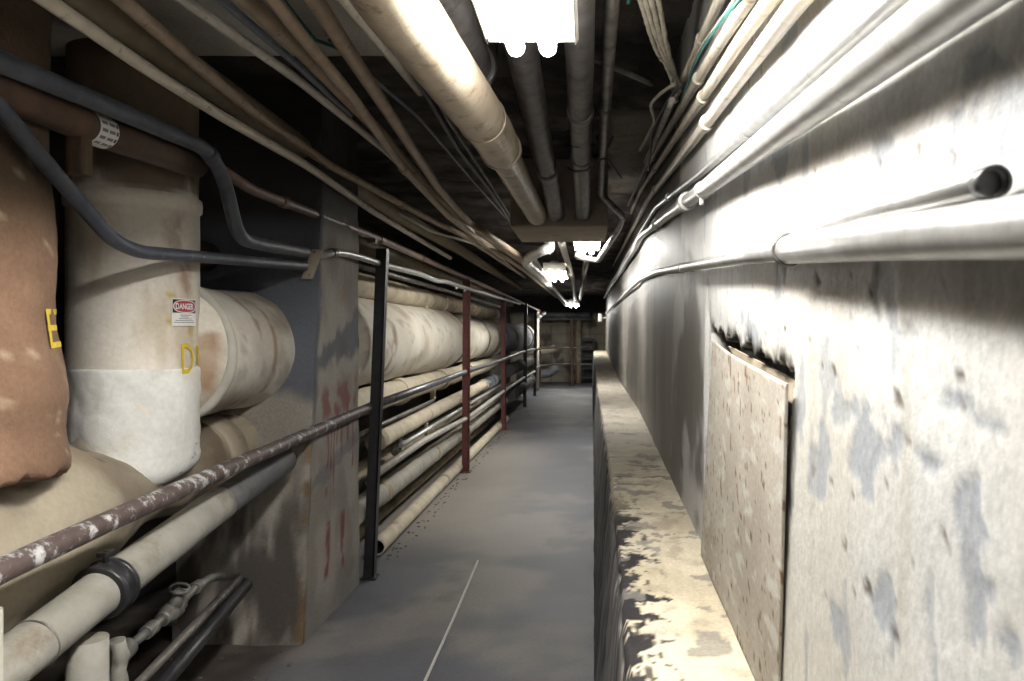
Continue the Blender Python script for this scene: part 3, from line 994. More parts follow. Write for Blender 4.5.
us, vs_ = frange(0, 1, .01), frange(0, 1, .01)
bm = bmesh.new()
rows = {}
for side, off in ((0, 0.), (1, .004)):
    rows[side] = [[bm.verts.new(board_pt(u, v, off)) for v in vs_] for u in us]
    for a, b in zip(rows[side], rows[side][1:]):
        for k in range(len(vs_) - 1):
            bm.faces.new((a[k], a[k + 1], b[k + 1], b[k])).smooth = True
A, B = rows[0], rows[1]
for i in range(len(us) - 1):
    for k in (0, -1):
        bm.faces.new((A[i][k], A[i + 1][k], B[i + 1][k], B[i][k]))
for k in range(len(vs_) - 1):
    for i in (0, -1):
        bm.faces.new((A[i][k], A[i][k + 1], B[i][k + 1], B[i][k]))
board = tag(obj('cover_board', bm, M['ledge'], colfn=board_col, origin=V((.33, 1.9, .806))), 'scuffed beige board leaning on the ledge over the hole in the plaster wall', 'board')
# second thin sheet peeping out behind its top
bm = bmesh.new()
p0, p1, p2, p3 = at(728, 346, X=.372), at(800, 383, X=.352), at(800, 408, X=.352), at(742, 372, X=.37)
vv = [bm.verts.new(p + V((dx, 0, 0))) for dx in (0, .006) for p in (p0, p1, p2, p3)]
for f in ((0, 1, 2, 3), (4, 5, 6, 7), (0, 1, 5, 4), (1, 2, 6, 5), (2, 3, 7, 6), (3, 0, 4, 7)):
    bm.faces.new([vv[i] for i in f])
tag(obj('backing_sheet', bm, M['tan']), 'narrow grey sheet peeping out behind the top of the beige board', 'sheet')

# ================================================================== RAILING
RX = -1.36
rail = thing('railing', V((RX, 8.5, 0)), 'long pipe railing of black and red posts beside the insulated pipes', 'railing')


def post(px_b, py_b, px_t, py_t, w, m, flange=False):
    b = at(px_b, py_b, Z=0.0)
    b.x = RX
    tp = V((RX + (px_t - px_b) / F * b.y, b.y, EYE + (CY - py_t) / F * b.y))
    bm = bmesh.new()
    # angle section: two legs of plate
    for (cx, cy, sx, sy) in ((0, -w / 2 + .004, w, .008), (w / 2 - .004, 0, .008, w)):
        q = []
        for p in (b, tp):
            q += [bm.verts.new(p + V((cx + dx * sx / 2, cy + dy * sy / 2, 0))) for dx, dy in ((-1, -1), (1, -1), (1, 1), (-1, 1))]
        for f in ((0, 1, 2, 3), (4, 5, 6, 7), (0, 1, 5, 4), (1, 2, 6, 5), (2, 3, 7, 6), (3, 0, 4, 7)):
            bm.faces.new([q[i] for i in f])
    po = obj('post', bm, m, rail)
    boxpart('foot_plate', (b.x, b.y, .006), (w * 1.6, w * 1.6, .012), m, po, .002)
    return b.y


PY = [post(368, 578, 381, 249, .064, M['black']), post(468, 472, 469, 281, .075, M['post_red']), post(505, 430, 504, 297, .07, M['post_red']),
      post(522, 407, 523, 303, .07, M['black']), post(535, 396, 536, 310, .07, M['black'])]


def railpart(name, pts, r, m, seg=16, **kw):
    o, P = pipe(name, pts, r, m, None, parent=rail, seg=seg, **kw)
    return o, P


near_rail = [V((RX - .005, 1.25, .915)), at(0, 571, X=RX), at(100, 525, X=RX), at(250, 459, X=RX), at(371, 407, X=RX)]
railpart('mid_rail', near_rail, .030, M['rail_rust'], 20, step=.08, wob=.002, wsc=20)
railpart('mid_rail', [at(371, 406.5, X=RX), at(469, 370.7, X=RX), at(504.5, 359, X=RX), at(522, 352, X=RX), at(535, 349, X=RX)], .029, M['rail_steel'])
railpart('lower_rail', [at(376, 474, X=RX), at(425, 440, X=RX), at(469, 417, X=RX), at(504, 391, X=RX), at(522, 379, X=RX), at(535, 371, X=RX)], .026, M['pale'])
top = [at(216, 166, X=RX - .075), at(250, 189, X=RX - .05), at(322, 217, X=RX - .01), at(381, 240, X=RX), at(469, 279, X=RX), at(507, 296, X=RX), at(540, 311, X=RX)]
_, TP = railpart('top_rail', top, .022, M['rail_red'])
for y in (3.55, 3.95, 5.05, 6.3):
    ring_part('coupling', TP, y, .028, .06, M['rail_red'], rail, 16)
for y in PY:
    p, _ = along(TP, y)
    boxpart('bracket', (p.x + .02, y, p.z - .035), (.05, .05, .03), M['rail_red'], rail, .004)
# white end post standing at the near end
bm = bmesh.new()
sweep(bm, [V((RX - .02, 1.78, 0)), V((RX - .02, 1.78, .87))], .033, 18)
wp = obj('post', bm, M['white_ins'], rail)
wp['label'] = 'white end post'

# railing conduit hung on the posts
o, P = pipe('conduit', [at(322, 255, X=-1.335), at(337, 252, X=-1.325), at(353, 255, X=-1.32), at(372, 261, X=-1.30), at(388, 266, X=-1.30), at(420, 274, X=-1.30), at(437, 281, X=-1.30), at(446, 281.5, X=-1.30),
                        at(466, 288, X=-1.30), at(520, 304, X=-1.3)], .019, M['alu'], 'grey steel conduit tied along the inside of the railing posts', 'conduit', bend=.1, seg=14)
ring_part('coupling', P, 4.03, .025, .05, M['sooty'], o, 16)
for y in (7.6, 8.1):
    p, _ = along(P, y)
    boxpart('tie', (p.x, y, p.z - .03), (.02, .02, .025), M['box_white'], o, .004)

# ================================================================== LARGE INSULATED PIPES
G = 'insulated pipes behind the railing'
# -------- upright white pipe
VC, VR = V((-1.78, 3.05, 0)), .228


def cyl_angle(px, C, R):
    """angle on an upright cylinder (seen from the camera) whose point lands on column px"""
    best = None
    for i in range(3600):
        a = -PI + PI * 2 * i / 3600
        n = V((math.cos(a), math.sin(a), 0))
        p = V((C.x, C.y, 0)) + n * R
        if n.dot(-p) <= 0:
            continue
        q = CX + F * p.x / p.y
        if best is None or abs(q - px) < best[0]:
            best = (abs(q - px), a)
    return best[1]


def upright(bm, C, prof, seg=56, wob=.003, wsc=5, seed=0, capb=False, zb=None):
    """lathe of (z, r) about C, wobbled; zb(angle) shears the lowest rows"""
    rows = []
    zlo, zhi = prof[-1][0], prof[0][0]
    for z, r in prof:
        ring = []
        for k in range(seg):
            a = 2 * PI * k / seg
            d = V((math.cos(a), math.sin(a), 0))
            zz = z + (zb(a) * sstep(zlo + .45, zlo, z) if zb else 0)
            p = V((C.x, C.y, zz)) + d * r
            p += d * wob * fbm(p * wsc + V((seed, 0, seed)), 4)
            ring.append(bm.verts.new(p))
        rows.append(ring)
    for a, b in zip(rows, rows[1:]):
        for k in range(seg):
            bm.faces.new((a[k], a[(k + 1) % seg], b[(k + 1) % seg], b[k])).smooth = True
    bm.faces.new(rows[0])
    bm.faces.new(rows[-1])


def v_col(p):
    n = fbm(p * 3, 5)
    n2 = fbm(p * 12 + V((3, 0, 0)), 4)
    z = p.z
    c = mix((.66, .60, .52), (.78, .725, .645), sstep(-.4, .4, n))
    a = math.atan2(p.y - VC.y, p.x - VC.x)
    da = (a - A_SIGN + PI) % (2 * PI) - PI
    # rust streaks running down beside the sign
    k = sstep(.22, .05, abs(da + .02 * n2)) * sstep(2.0, 1.9, z) * sstep(1.35, 1.5, z) * sstep(-.25, .3, n2 + .4 * n)
    c = mix(c, (.26, .14, .075), k * .75)
    k = sstep(.10, .05, abs(z - 1.86 + .12 * da)) * sstep(.3, .2, abs(da + .25)) * sstep(-.1, .25, n2)
    c = mix(c, (.24, .15, .09), k * .5)
    # yellow crayon smears round the sign
    k = sstep(.09, .05, abs(da + .30)) * sstep(.075, .05, abs(z - 1.60)) * sstep(-.15, .15, n2)
    k = max(k, sstep(.22, .15, abs(da)) * sstep(.03, .015, abs(z - 1.515)) * sstep(-.2, .15, n2))
    c = mix(c, (.46, .34, .04), k * .9)
    c = mix(c, (.36, .27, .13), sstep(.2, .5, fbm(p * V((6, 6, 1.5)) + V((0, 5, 0)), 4)) * .4)
    if z > 1.995:
        c = mix(c, (.13, .085, .05), sstep(2.03, 2.07, z + .03 * n2) * .95)
        c = mix(c, (.10, .07, .045), sstep(.0, .3, n) * sstep(2.03, 2.05, z) * .7)
    return c


A_SIGN = cyl_angle(186, VC, VR)
bm = bmesh.new()
prof = [(2.64, VR * .98)] + [(z, VR * .98) for z in frange(2.6, 2.06, -.03 * -1 * -1)] if False else [(z, VR * .985) for z in (2.62, 2.5, 2.4, 2.3, 2.2, 2.12, 2.06, 2.04)]
prof += [(2.035, VR * 1.035), (2.015, VR * 1.045), (1.99, VR * 1.04), (1.982, VR)]
prof += [(z, VR) for z in [1.97 - .02 * i for i in range(46)]]
upright(bm, VC, prof, 72, .0022, 6)
vp = tag(obj('upright_pipe', bm, M['jacket'], colfn=v_col, origin=V((VC.x, VC.y, 1.05))), 'upright white insulated pipe carrying the danger sign', 'pipe', G)


def vj_col(p):
    n = fbm(p * 4 + V((1, 5, 0)), 5)
    c = mix((.72, .71, .68), (.80, .795, .765), sstep(-.4, .4, n))
    c = mix(c, (.56, .52, .40), sstep(.1, .5, fbm(p * 2.3 + V((6, 1, 1)), 4)) * .5)
    n2 = fbm(p * 15, 4)
    cr = sstep(.016, .006, abs(fbm(p * V((3, 3, 5)) + V((4, 1, 6)), 3) - .06)) * sstep(.0, .15, fbm(p * 3 + V((1, 9, 1)), 2)) * sstep(1.25, 1.15, p.z)
    c = mix(c, (.20, .18, .16), cr * .8)
    return mix(c, (.50, .46, .40), sstep(.30, .50, fbm(V((p.x * 4, p.y * 4, p.z * 6)) + V((2, 2, 2)), 5)) * .35)


bm = bmesh.new()
R2 = VR * 1.014
prof = [(1.375, VR * .99), (1.37, R2)] + [(1.36 - .018 * i, R2) for i in range(19)]
z0 = prof[-1][0]
for i in range(1, 13):
    t = i / 12
    prof.append((z0 - .10 * t, R2 * math.sqrt(max(0, 1 - (t * .92) ** 2.6))))
ZL = cyl_angle(75, VC, VR)
upright(bm, VC, prof, 96, .008, 8, 3, zb=lambda a: .09 * math.exp(-(((a - ZL + PI) % (2 * PI) - PI) / .5) ** 2) - .035 * math.exp(-(((a - A_SIGN + .7 + PI) % (2 * PI) - PI) / .7) ** 2))
j = obj('plaster_boot', bm, M['jacket'], vp, colfn=vj_col)
j['label'] = 'crumpled white plaster boot at the foot of the pipe'


# decals on upright cylinders: mesh pieces laid on the curved surface
def on_cyl(C, R, a0, a1, z0, z1):
    def f(u, v, off):
        a = a0 + (a1 - a0) * u
        return V((C.x + math.cos(a) * (R + off), C.y + math.sin(a) * (R + off), z0 + (z1 - z0) * v))
    return f


def patch(fn, u0, u1, v0, v1, off, th=.0012, n=10):
    bm = bmesh.new()
    us, vs = frange(u0, u1, (u1 - u0) / n), frange(v0, v1, (v1 - v0) / 2)
    A = [[bm.verts.new(fn(u, v, off)) for v in vs] for u in us]
    B = [[bm.verts.new(fn(u, v, off - th)) for v in vs] for u in us]
    for R_ in (A, B):
        for a, b in zip(R_, R_[1:]):
            for k in range(len(vs) - 1):
                bm.faces.new((a[k], a[k + 1], b[k + 1], b[k]))
    for i in range(len(us) - 1):
        for k in (0, -1):
            bm.faces.new((A[i][k], A[i + 1][k], B[i + 1][k], B[i][k]))
    for k in range(len(vs) - 1):
        for i in (0, -1):
            bm.faces.new((A[i][k], A[i][k + 1], B[i][k + 1], B[i][k]))
    return bm


def oval(fn, cu, cv, ru, rv, off):
    bm = bmesh.new()
    c = bm.verts.new(fn(cu, cv, off))
    ring = [bm.verts.new(fn(cu + ru * math.copysign(abs(math.cos(t)) ** .7, math.cos(t)), cv + rv * math.copysign(abs(math.sin(t)) ** .9, math.sin(t)), off)) for t in [2 * PI * i / 40 for i in range(40)]]
    for i in range(40):
        bm.faces.new((c, ring[i], ring[(i + 1) % 40]))
    return bm


def text_bm(s, fn, u0, u1, v0, v1, off, bold=.0):
    cu = bpy.data.curves.new('lettering', 'FONT')
    cu.body = s
    cu.offset = bold
    cu.resolution_u = 3
    to = bpy.data.objects.new('lettering_source', cu)
    COL.objects.link(to)
    dg = bpy.context.evaluated_depsgraph_get()
    me = bpy.data.meshes.new_from_object(to.evaluated_get(dg))
    bpy.data.objects.remove(to)
    bm = bmesh.new()
    bm.from_mesh(me)
    bpy.data.meshes.remove(me)
    xs = [v.co.x for v in bm.verts]; ys = [v.co.y for v in bm.verts]
    for v in bm.verts:
        u = u0 + (u1 - u0) * (v.co.x - min(xs)) / (max(xs) - min(xs))
        w = v0 + (v1 - v0) * (v.co.y - min(ys)) / (max(ys) - min(ys))
        v.co = fn(u, w, off)
    return bm


def rel_z(py, C, a, R):
    y = C.y + math.sin(a) * R
    return EYE + (CY - py) / F * y


a0, a1 = cyl_angle(171.5, VC, VR + .004), cyl_angle(195.5, VC, VR + .004)
if abs(a1 - a0) > PI:
    a0 += 2 * PI if a0 < a1 else -2 * PI
SZ0, SZ1 = rel_z(326, VC, A_SIGN, VR), rel_z(299, VC, A_SIGN, VR)
SG = on_cyl(VC, VR, a0, a1, SZ0, SZ1)
bm = patch(SG, 0, 1, 0, 1, .0045)
sign = tag(obj('danger_sign', bm, M['sign_white']), 'small danger sign with red oval stuck on the upright white pipe', 'sign')
obj('header_panel', patch(SG, .03, .97, .48, .97, .0052, .0006), M['sign_black'], sign)
h = obj('oval_border', oval(SG, .5, .72, .46, .235, .0058), M['sign_white'], sign)
obj('red_oval', oval(SG, .5, .72, .43, .205, .0062), M['sign_red'], sign)
obj('lettering', text_bm('DANGER', SG, .12, .82, .61, .835, .0067, .03), M['sign_white'], sign)
for k, (ua, ub) in enumerate(((.28, .74), (.30, .62), (.24, .76), (.12, .86), (.08, .90))):
    v = .40 - k * .068
    obj('small_print', patch(SG, ua, ub, v - .012, v + .012, .0052, .0006, 6), M['sooty'], sign)


def strokes(fn, segs, w, m, name, parent):
    bm = bmesh.new()
    for pts in segs:
        for (ua, va), (ub, vb) in zip(pts, pts[1:]):
            d = V((ub - ua, vb - va, 0))
            if d.length == 0:
                continue
            nrm = V((-d.y, d.x, 0)).normalized() * w / 2
            e = d.normalized() * w * .25
            q = [bm.verts.new(fn(ua + s * nrm.x - e.x * (1 - t) + e.x * t + (ub - ua) * t, va + s * nrm.y + (vb - va) * t - e.y * (1 - t) + e.y * t, .0045)) for t, s in ((0, -1), (1, -1), (1, 1), (0, 1))]
            bm.faces.new(q)
    return obj(name, bm, m, parent)


# the painted D with a stray stroke
a0, a1 = cyl_angle(180.5, VC, VR), cyl_angle(192.5, VC, VR)
DG = on_cyl(VC, VR, a0, a1, rel_z(372, VC, a0, VR), rel_z(345, VC, a0, VR))
strokes(DG, [[(.12, 0), (.08, .95)], [(.02, .95), (.45, .98), (.8, .8), (.92, .5), (.82, .2), (.5, .02), (.08, .0)]], .17, M['yellow'], 'painted_letter', vp)
a0, a1 = cyl_angle(194.5, VC, VR), cyl_angle(198.5, VC, VR)
DG = on_cyl(VC, VR, a0, a1, rel_z(362, VC, a0, VR), rel_z(347, VC, a0, VR))
strokes(DG, [[(.5, 0), (.5, .5), (.4, 1)]], .6, M['yellow'], 'painted_letter', vp)

# -------- branch pipe from the upright one to the column
def ins_col(base=(.53, .49, .41), dark=(.27, .2, .13), lt=(.62, .59, .52), rustY=None, cracks=0):
    def f(p):
        n = fbm(p * 2.7 + V((2, 3, 4)), 5)
        c = mix(base, lt, sstep(-.3, .4, n))
        c = mix(c, dark, sstep(.18, .5, fbm(p * 2.1 + V((8, 8, 1)), 5)) * .6)
        if cracks:
            cr = sstep(.014, .005, abs(fbm(p * V((4, 2.5, 4)) + V((4, 1, 6)), 3) - .05)) * sstep(-.1, .1, fbm(p * 3 + V((1, 9, 1)), 2))
            c = mix(c, (.10, .08, .06), cr * cracks)
        if rustY:
            for ry, w in rustY:
                k = sstep(w, w * .3, abs(p.y - ry + .03 * fbm(p * 5, 4))) * sstep(-.2, .2, fbm(p * 7 + V((1, 2, 3)), 4))
                c = mix(c, (.26, .135, .06), k * .8)
        k = sstep(.46, .52, fbm(p * 8 + V((4, 4, 9)), 4))
        return mix(c, (.20, .17, .14), k * .4)
    return f


HX, HZ, HR = -1.75, 1.43, .285
bm = bmesh.new()
sweep(bm, path([V((HX, 3.07, HZ)), V((HX, 3.96, HZ))], step=.03), lambda s: HR * (.5 + .5 * sstep(-.03, .11, s)) + .006 * math.sin(s * 9), 64, .008, 4)
hp = tag(obj('branch_pipe', bm, M['jacket'], colfn=ins_col((.54, .49, .41), (.26, .19, .13), (.67, .63, .55), [(3.5, .03), (3.12, .05), (3.66, .02)]), origin=V((HX, 3.05, HZ - HR))),
         'fat insulated branch pipe between the upright white pipe and the column', 'pipe', G)
b = bead_part('raised_seam', V((HX, 3.185, HZ)), V((0, 1, 0)), HR + .004, .022, M['white_ins'], hp, 64, 10, .3)

# -------- orange-brown tank-like upright pipe nearest the camera
TC, TR = V((-1.79, 2.10, 0)), .278


def t_col(p):
    n = fbm(p * 2.5 + V((5, 0, 0)), 5)
    c = mix((.165, .095, .058), (.26, .155, .098), sstep(-.4, .4, n))
    c = mix(c, (.06, .04, .022), sstep(1.62, 1.95, p.z + .08 * n) * .9)  # browner upper part, with some of the shade up there painted in
    c = mix(c, (.42, .34, .23), sstep(.18, .42, fbm(p * 7 + V((2, 8, 1)), 5)) * sstep(1.5, 1.2, p.z) * .7)
    n2 = fbm(V((p.x * 7, p.y * 7, p.z * 4)), 4)
    c = mix(c, (.60, .50, .36), sstep(.015, .005, abs(fbm(p * 3 + V((7, 7, 7)), 3) - .05)) * .35)
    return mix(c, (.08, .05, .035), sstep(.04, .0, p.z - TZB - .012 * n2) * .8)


TZB = .98


def t_zb(a):
    return .03 * fbm(V((math.cos(a) * 4, math.sin(a) * 4, 0)), 3) + .15 * sstep(-.3, 1.1, math.cos(a))


def t_surf(a, z, off):
    r = TR + .042 * sstep(1.98, 1.2, z) - .008 * math.sin((2.09 - z) / .02 * .3)
    d = V((math.cos(a), math.sin(a), 0))
    p = V((TC.x, TC.y, z)) + d * r
    return p + d * (.009 * fbm(p * 5 + V((1, 0, 1)), 4) + off)


bm = bmesh.new()
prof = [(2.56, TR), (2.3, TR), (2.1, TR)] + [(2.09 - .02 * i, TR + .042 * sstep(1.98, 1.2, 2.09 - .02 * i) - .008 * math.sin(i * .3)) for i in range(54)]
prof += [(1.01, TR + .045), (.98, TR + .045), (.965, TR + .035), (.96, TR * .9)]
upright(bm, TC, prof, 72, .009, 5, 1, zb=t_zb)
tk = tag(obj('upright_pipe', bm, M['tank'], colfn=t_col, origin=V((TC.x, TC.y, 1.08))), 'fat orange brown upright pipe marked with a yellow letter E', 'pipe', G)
ER = TR + .022
a0, a1 = cyl_angle(46, TC, ER), cyl_angle(59.5, TC, ER)
EZ0, EZ1 = rel_z(346, TC, a1, ER), rel_z(312, TC, a1, ER)
EG = lambda u, v, off: t_surf(a0 + (a1 - a0) * u, EZ0 + (EZ1 - EZ0) * v, .0035)
strokes(EG, [[(.15, 0), (.1, 1)], [(.1, .98), (.95, 1)], [(.12, .52), (.75, .54)], [(.15, .03), (.95, .06)]], .16, M['yellow'], 'painted_letter', tk)

# -------- big cream elbow and run below them
bm = bmesh.new()
P = path([V((-1.80, 1.15, .84)), V((-1.80, 2.35, .87)), V((-1.80, 3.9, .95)), V((-1.80, 5.2, .97))], .3, .05)


def lr(s):
    return .285 - .115 * sstep(1.25, 1.75, s) + .006 * math.sin(s * 9) + .010 * abs(math.sin(s * 14 + 1)) * sstep(1.8, 1.2, s)


sweep(bm, P, lr, 72, .022, 4.5)
lp = tag(obj('insulated_pipe', bm, M['jacket'], colfn=ins_col((.27, .225, .16), (.16, .11, .07), (.37, .32, .24), cracks=.9), origin=V((-1.8, 1.2, .6))),
         'saggy cream insulated pipe running below the upright pipes', 'pipe', G)
ring_part('band', P, 3.62, .19, .16, M['tan'], lp, 40)

# -------- big pipe beyond the column
BX, BZ, BR = -1.75, 1.45, .33
bm = bmesh.new()
P = path([V((BX, 5.02, BZ)), V((BX, 13.7, BZ))], step=.06)


def br(s):
    y = 5.02 + s
    r = BR - .03 * sstep(9.0, 9.1, y)
    r += .02 * math.exp(-((y - 8.75) / .3) ** 2) + .012 * math.sin(y * 2.6) * sstep(6, 8, y)
    return r


sweep(bm, P, br, 64, .010, 2.5, bore=(.5, 0), bore_r=.80)
bp = tag(obj('insulated_pipe', bm, M['jacket'], colfn=ins_col((.68, .62, .51), (.44, .34, .24), (.78, .74, .64), [(5.7, .08), (9.02, .03)]), origin=V((BX, 5, BZ - BR))),
         'largest cream insulated pipe behind the railing beyond the column', 'pipe', G)
bead_part('band', V((BX, 9.05, BZ)), V((0, 1, 0)), BR - .004, .010, M['sooty'], bp, 56)
bead_part('band', V((BX, 11.2, BZ)), V((0, 1, 0)), BR - .014, .009, M['sooty'], bp, 56)
bead_part('band', V((BX, 13.0, BZ)), V((0, 1, 0)), BR - .012, .012, M['cream'], bp, 56)
bm = bmesh.new()
sweep(bm, path([V((BX, 4.82, BZ)), V((BX, 5.5, BZ))], step=.1), BR * .74, 40, .004)
obj('inner_pipe', bm, M['rusty'], bp)
bm = bmesh.new()
P = path([V((BX, 13.74, BZ - .01)), V((BX, 20.2, BZ - .01))], step=.2)
sweep(bm, P, lambda s: .30 + .01 * math.sin(s * 3), 48, .01, 2)
o = tag(obj('insulated_pipe', bm, M['grey_ins'], origin=P[0].copy()), 'large dark grey jacketed pipe following on from the largest cream one', 'pipe', G)
ring_part('flange', P, 19.9, .345, .3, M['white_ins'], o, 40)

# -------- pipe above it
bm = bmesh.new()
P = path([V((-1.65, 4.9, 1.855)), V((-1.65, 13.2, 1.86))], step=.1)
sweep(bm, P, lambda s: .09 + .004 * math.sin(s * 5), 36, .006, 5)
up = tag(obj('insulated_pipe', bm, M['dirty_cream'], origin=P[0].copy()), 'slender cream insulated pipe lying above the largest one', 'pipe', G)
bm = bmesh.new()
sweep(bm, [V((-1.65, 13.1, 1.86)), V((-1.65, 13.25, 1.86)), V((-1.65, 13.4, 1.86)), V((-1.65, 13.5, 1.86)), V((-1.65, 13.55, 1.86))], [.098, .11, .105, .08, .03], 28)
obj('end_cap', bm, M['cream'], up)
for y in (8.6, 10.9):
    ring_part('band', P, y, .098, .10, M['dirty_cream'], up, 30)
boxpart('hanger', (-1.60, 7.6, 1.775), (.035, .05, .10), M['cream'], up, .008)
pipe('steel_pipe', [V((-1.56, 4.9, 1.965)), V((-1.56, 9.6, 1.985)), V((-1.56, 14, 1.99))], .02, M['sooty'], 'thin sooty pipe just above the slender cream one', 'pipe', G)
pipe('steel_pipe', [V((-1.62, 4.9, 2.13)), V((-1.62, 16, 2.15))], .06, M['olive'], 'dull brown pipe under the top rail behind the black post', 'pipe', G, seg=20)
# low brown pipe disappearing behind the bracket
pipe('steel_pipe', [V((-1.86, 3.3, 1.88)), V((-1.86, 3.78, 1.88))], .07, M['rusty'], 'brown pipe in the shadow above the branch pipe', 'pipe', G, seg=20)

# -------- the stack of smaller pipes below the big one
G2 = 'small pipes stacked below the largest insulated pipe'
o, P = pipe('insulated_pipe', [V((-1.62, 4.85, 1.02)), V((-1.62, 13.0, 1.03))], .098, M['cream'], 'cream pipe directly under the largest insulated pipe', 'pipe', G2, step=.1, seg=32, wob=.008, wsc=4)
for y in (6.6, 8.4, 10.2):
    ring_part('collar', P, y, .115, .16, M['cream'], o, 32)
boxpart('hanger', (-1.56, 7.75, .915), (.05, .05, .11), M['cream'], o, .01)
o, P = pipe('insulated_pipe', [V((-1.50, 5.45, .755)), V((-1.50, 11.0, .80))], .066, M['cream'], 'cream pipe with a bare cut end behind the black post', 'pipe', G2, step=.1, seg=28, wob=.005, wsc=5)
ring_part('end_collar', P, 5.5, .075, .12, M['dirty_cream'], o, 28)
ring_part('end_collar', P, 10.95, .080, .14, M['white_ins'], o, 28)
for y in (7.05,):
    boxpart('hanger', (-1.48, y, .67), (.03, .03, .16), M['cream'], o, .006)
o, P = pipe('steel_pipe', [V((-1.5, 11.05, .79)), V((-1.52, 13.2, .80))], .05, M['grey_ins'], 'grey pipe length continuing past the cut cream one', 'pipe', G2, seg=20)
ring_part('flange', P, 11.6, .085, .12, M['grey_ins'], o, 24)
ring_part('flange', P, 12.2, .085, .10, M['grey_ins'], o, 24)
pipe('steel_pipe', [V((-1.47, 4.95, .865)), V((-1.47, 7.3, .885))], .016, M['sooty'], 'thin steel pipe over the cut cream pipe', 'pipe', G2, seg=12)
pipe('steel_pipe', [V((-1.43, 5.9, .665)), V((-1.43, 12.6, .70))], .02, M['alu'], 'bare steel pipe under the cut cream pipe', 'pipe', G2, seg=14)
o, P = pipe('insulated_pipe', [V((-1.49, 4.9, .375)), V((-1.49, 13.5, .375))], .078, M['white_ins'], 'whitish insulated pipe second from the floor', 'pipe', G2, step=.1, seg=28, wob=.006, wsc=5)
for y in (5.55, 7.4, 10.1):
    ring_part('band', P, y, .083, .12, M['dirty_cream'], o, 28)
pipe('insulated_pipe', [V((-1.66, 4.9, .52)), V((-1.66, 13.5, .53))], .06, M['dirty_cream'], 'dirty cream pipe half hidden behind the whitish one', 'pipe', G2, step=.1, seg=24, wob=.006)
o, P = pipe('floor_pipe', [V((-1.442, 5.28, .062)), V((-1.442, 13.4, .062))], .055, M['cream'], 'pipe lying on the floor with an open black end by the black post', 'pipe', G2, step=.12, seg=28, wob=.003, bore=(.5, 0), bore_r=.86)
ring_part('collar', P, 7.7, .060, .06, M['dirty_cream'], o, 28)
bm = bmesh.new()
sweep(bm, [V((-1.442, 5.30, .062)), V((-1.442, 5.74, .062))], .0465, 24, bore=(.4, 0), bore_r=.96)
obj('bore_lining', bm, M['dark_hole'], o)
pipe('steel_pipe', [V((-1.63, 5.2, .10)), V((-1.63, 13.4, .10))], .035, M['dirty_cream'], 'thin pipe in the gap behind the floor pipe', 'pipe', G2, seg=18)
for k, (x, y, z) in enumerate(((-1.50, 6.05, .60), (-1.50, 5.35, .50))):
    t = thing('pipe_valve', V((x, y, z - .04)), ('small dark valve among the pipes just past the black post', 'small dark valve half behind the black post')[k], 'valve', 'small valves among the stacked pipes')
    bm = bmesh.new()
    sweep(bm, [V((x, y - .08, z)), V((x, y - .05, z)), V((x, y, z)), V((x, y + .05, z)), V((x, y + .08, z))], [.022, .032, .04, .032, .022], 16)
    obj('body', bm, M['sooty'], t)
    bm = bmesh.new()
    sweep(bm, [V((x, y, z)), V((x + .03, y, z + .09))], .010, 10)
    obj('stem', bm, M['sooty'], t)
    bead_part('hand_wheel', V((x + .03, y, z + .09)), V((.3, 0, 1)), .035, .006, M['sooty'], t, 20)
# far pipes with white capped ends
for k, (px, py, Y, r) in enumerate(((529, 361, 18.2, .115), (530, 380, 18.2, .12))):
    p = at(px, py, Y=Y)
    o, P = pipe('insulated_pipe', [V((p.x - .05, 13.9, p.z - .03)), p], r, M['duct_grey'], ('dark far pipe with a white capped end, upper of two', 'dark far pipe with a white capped end, lower of two')[k], 'pipe', G2, seg=28)
    bm = bmesh.new()
    sweep(bm, [p + V((0, -.35, 0)), p + V((0, 0, 0)), p + V((0, .12, 0)), p + V((0, .2, 0))], [r * 1.04, r * 1.08, r * .9, r * .4], 28)
    obj('end_cap', bm, M['white_ins'], o)

# ================================================================== PIPEWORK LOW DOWN BESIDE THE CAMERA
G3 = 'low pipework in front of the column'
wp_pts = [V((-1.44, 1.2, .57)), at(50, 632, X=-1.44), at(105, 589, X=-1.44), at(208, 512, X=-1.44), at(221, 503, X=-1.44)]
o, P = pipe('insulated_pipe', wp_pts, .066, M['low_white'], 'white pipe with a black clamp under the near railing', 'pipe', G3, step=.06, seg=32, wob=.003)
c = ring_part('clamp', P, 2.32, .079, .075, M['black'], o, 36)
c['label'] = 'black clamp'
for dy in (-.028, .028):
    ring_part('clamp_lip', P, 2.32 + dy, .084, .018, M['black'], c, 36)
p, d = along(P, 2.32)
bm = bmesh.new()
sweep(bm, [p + V((.0, 0, .07)), p + V((.0, 0, .115))], .009, 10)
box(bm, p + V((.0, 0, .105)), (.03, .05, .014), .003)
obj('clamp_bolt', bm, M['black'], c)
bead_part('joint', along(P, 2.02)[0], d, .065, .004, M['sooty'], o, 32)
e0 = P[-1]
dd = (P[-1] - P[-2]).normalized()
o, P4 = pipe('insulated_pipe', [e0 + dd * .003, e0 + dd * .35, e0 + dd * .62], .0625, M['duct_grey'], 'dark grey pipe carrying on from the white clamped one to the column', 'pipe', G3, seg=28)
o, P = pipe('drop_pipe', [V((-1.44, 2.235, .63)), V((-1.44, 2.235, .0))], .054, M['low_white'], 'short white upright pipe dropping to the floor below the black clamp', 'pipe', G3, seg=28)
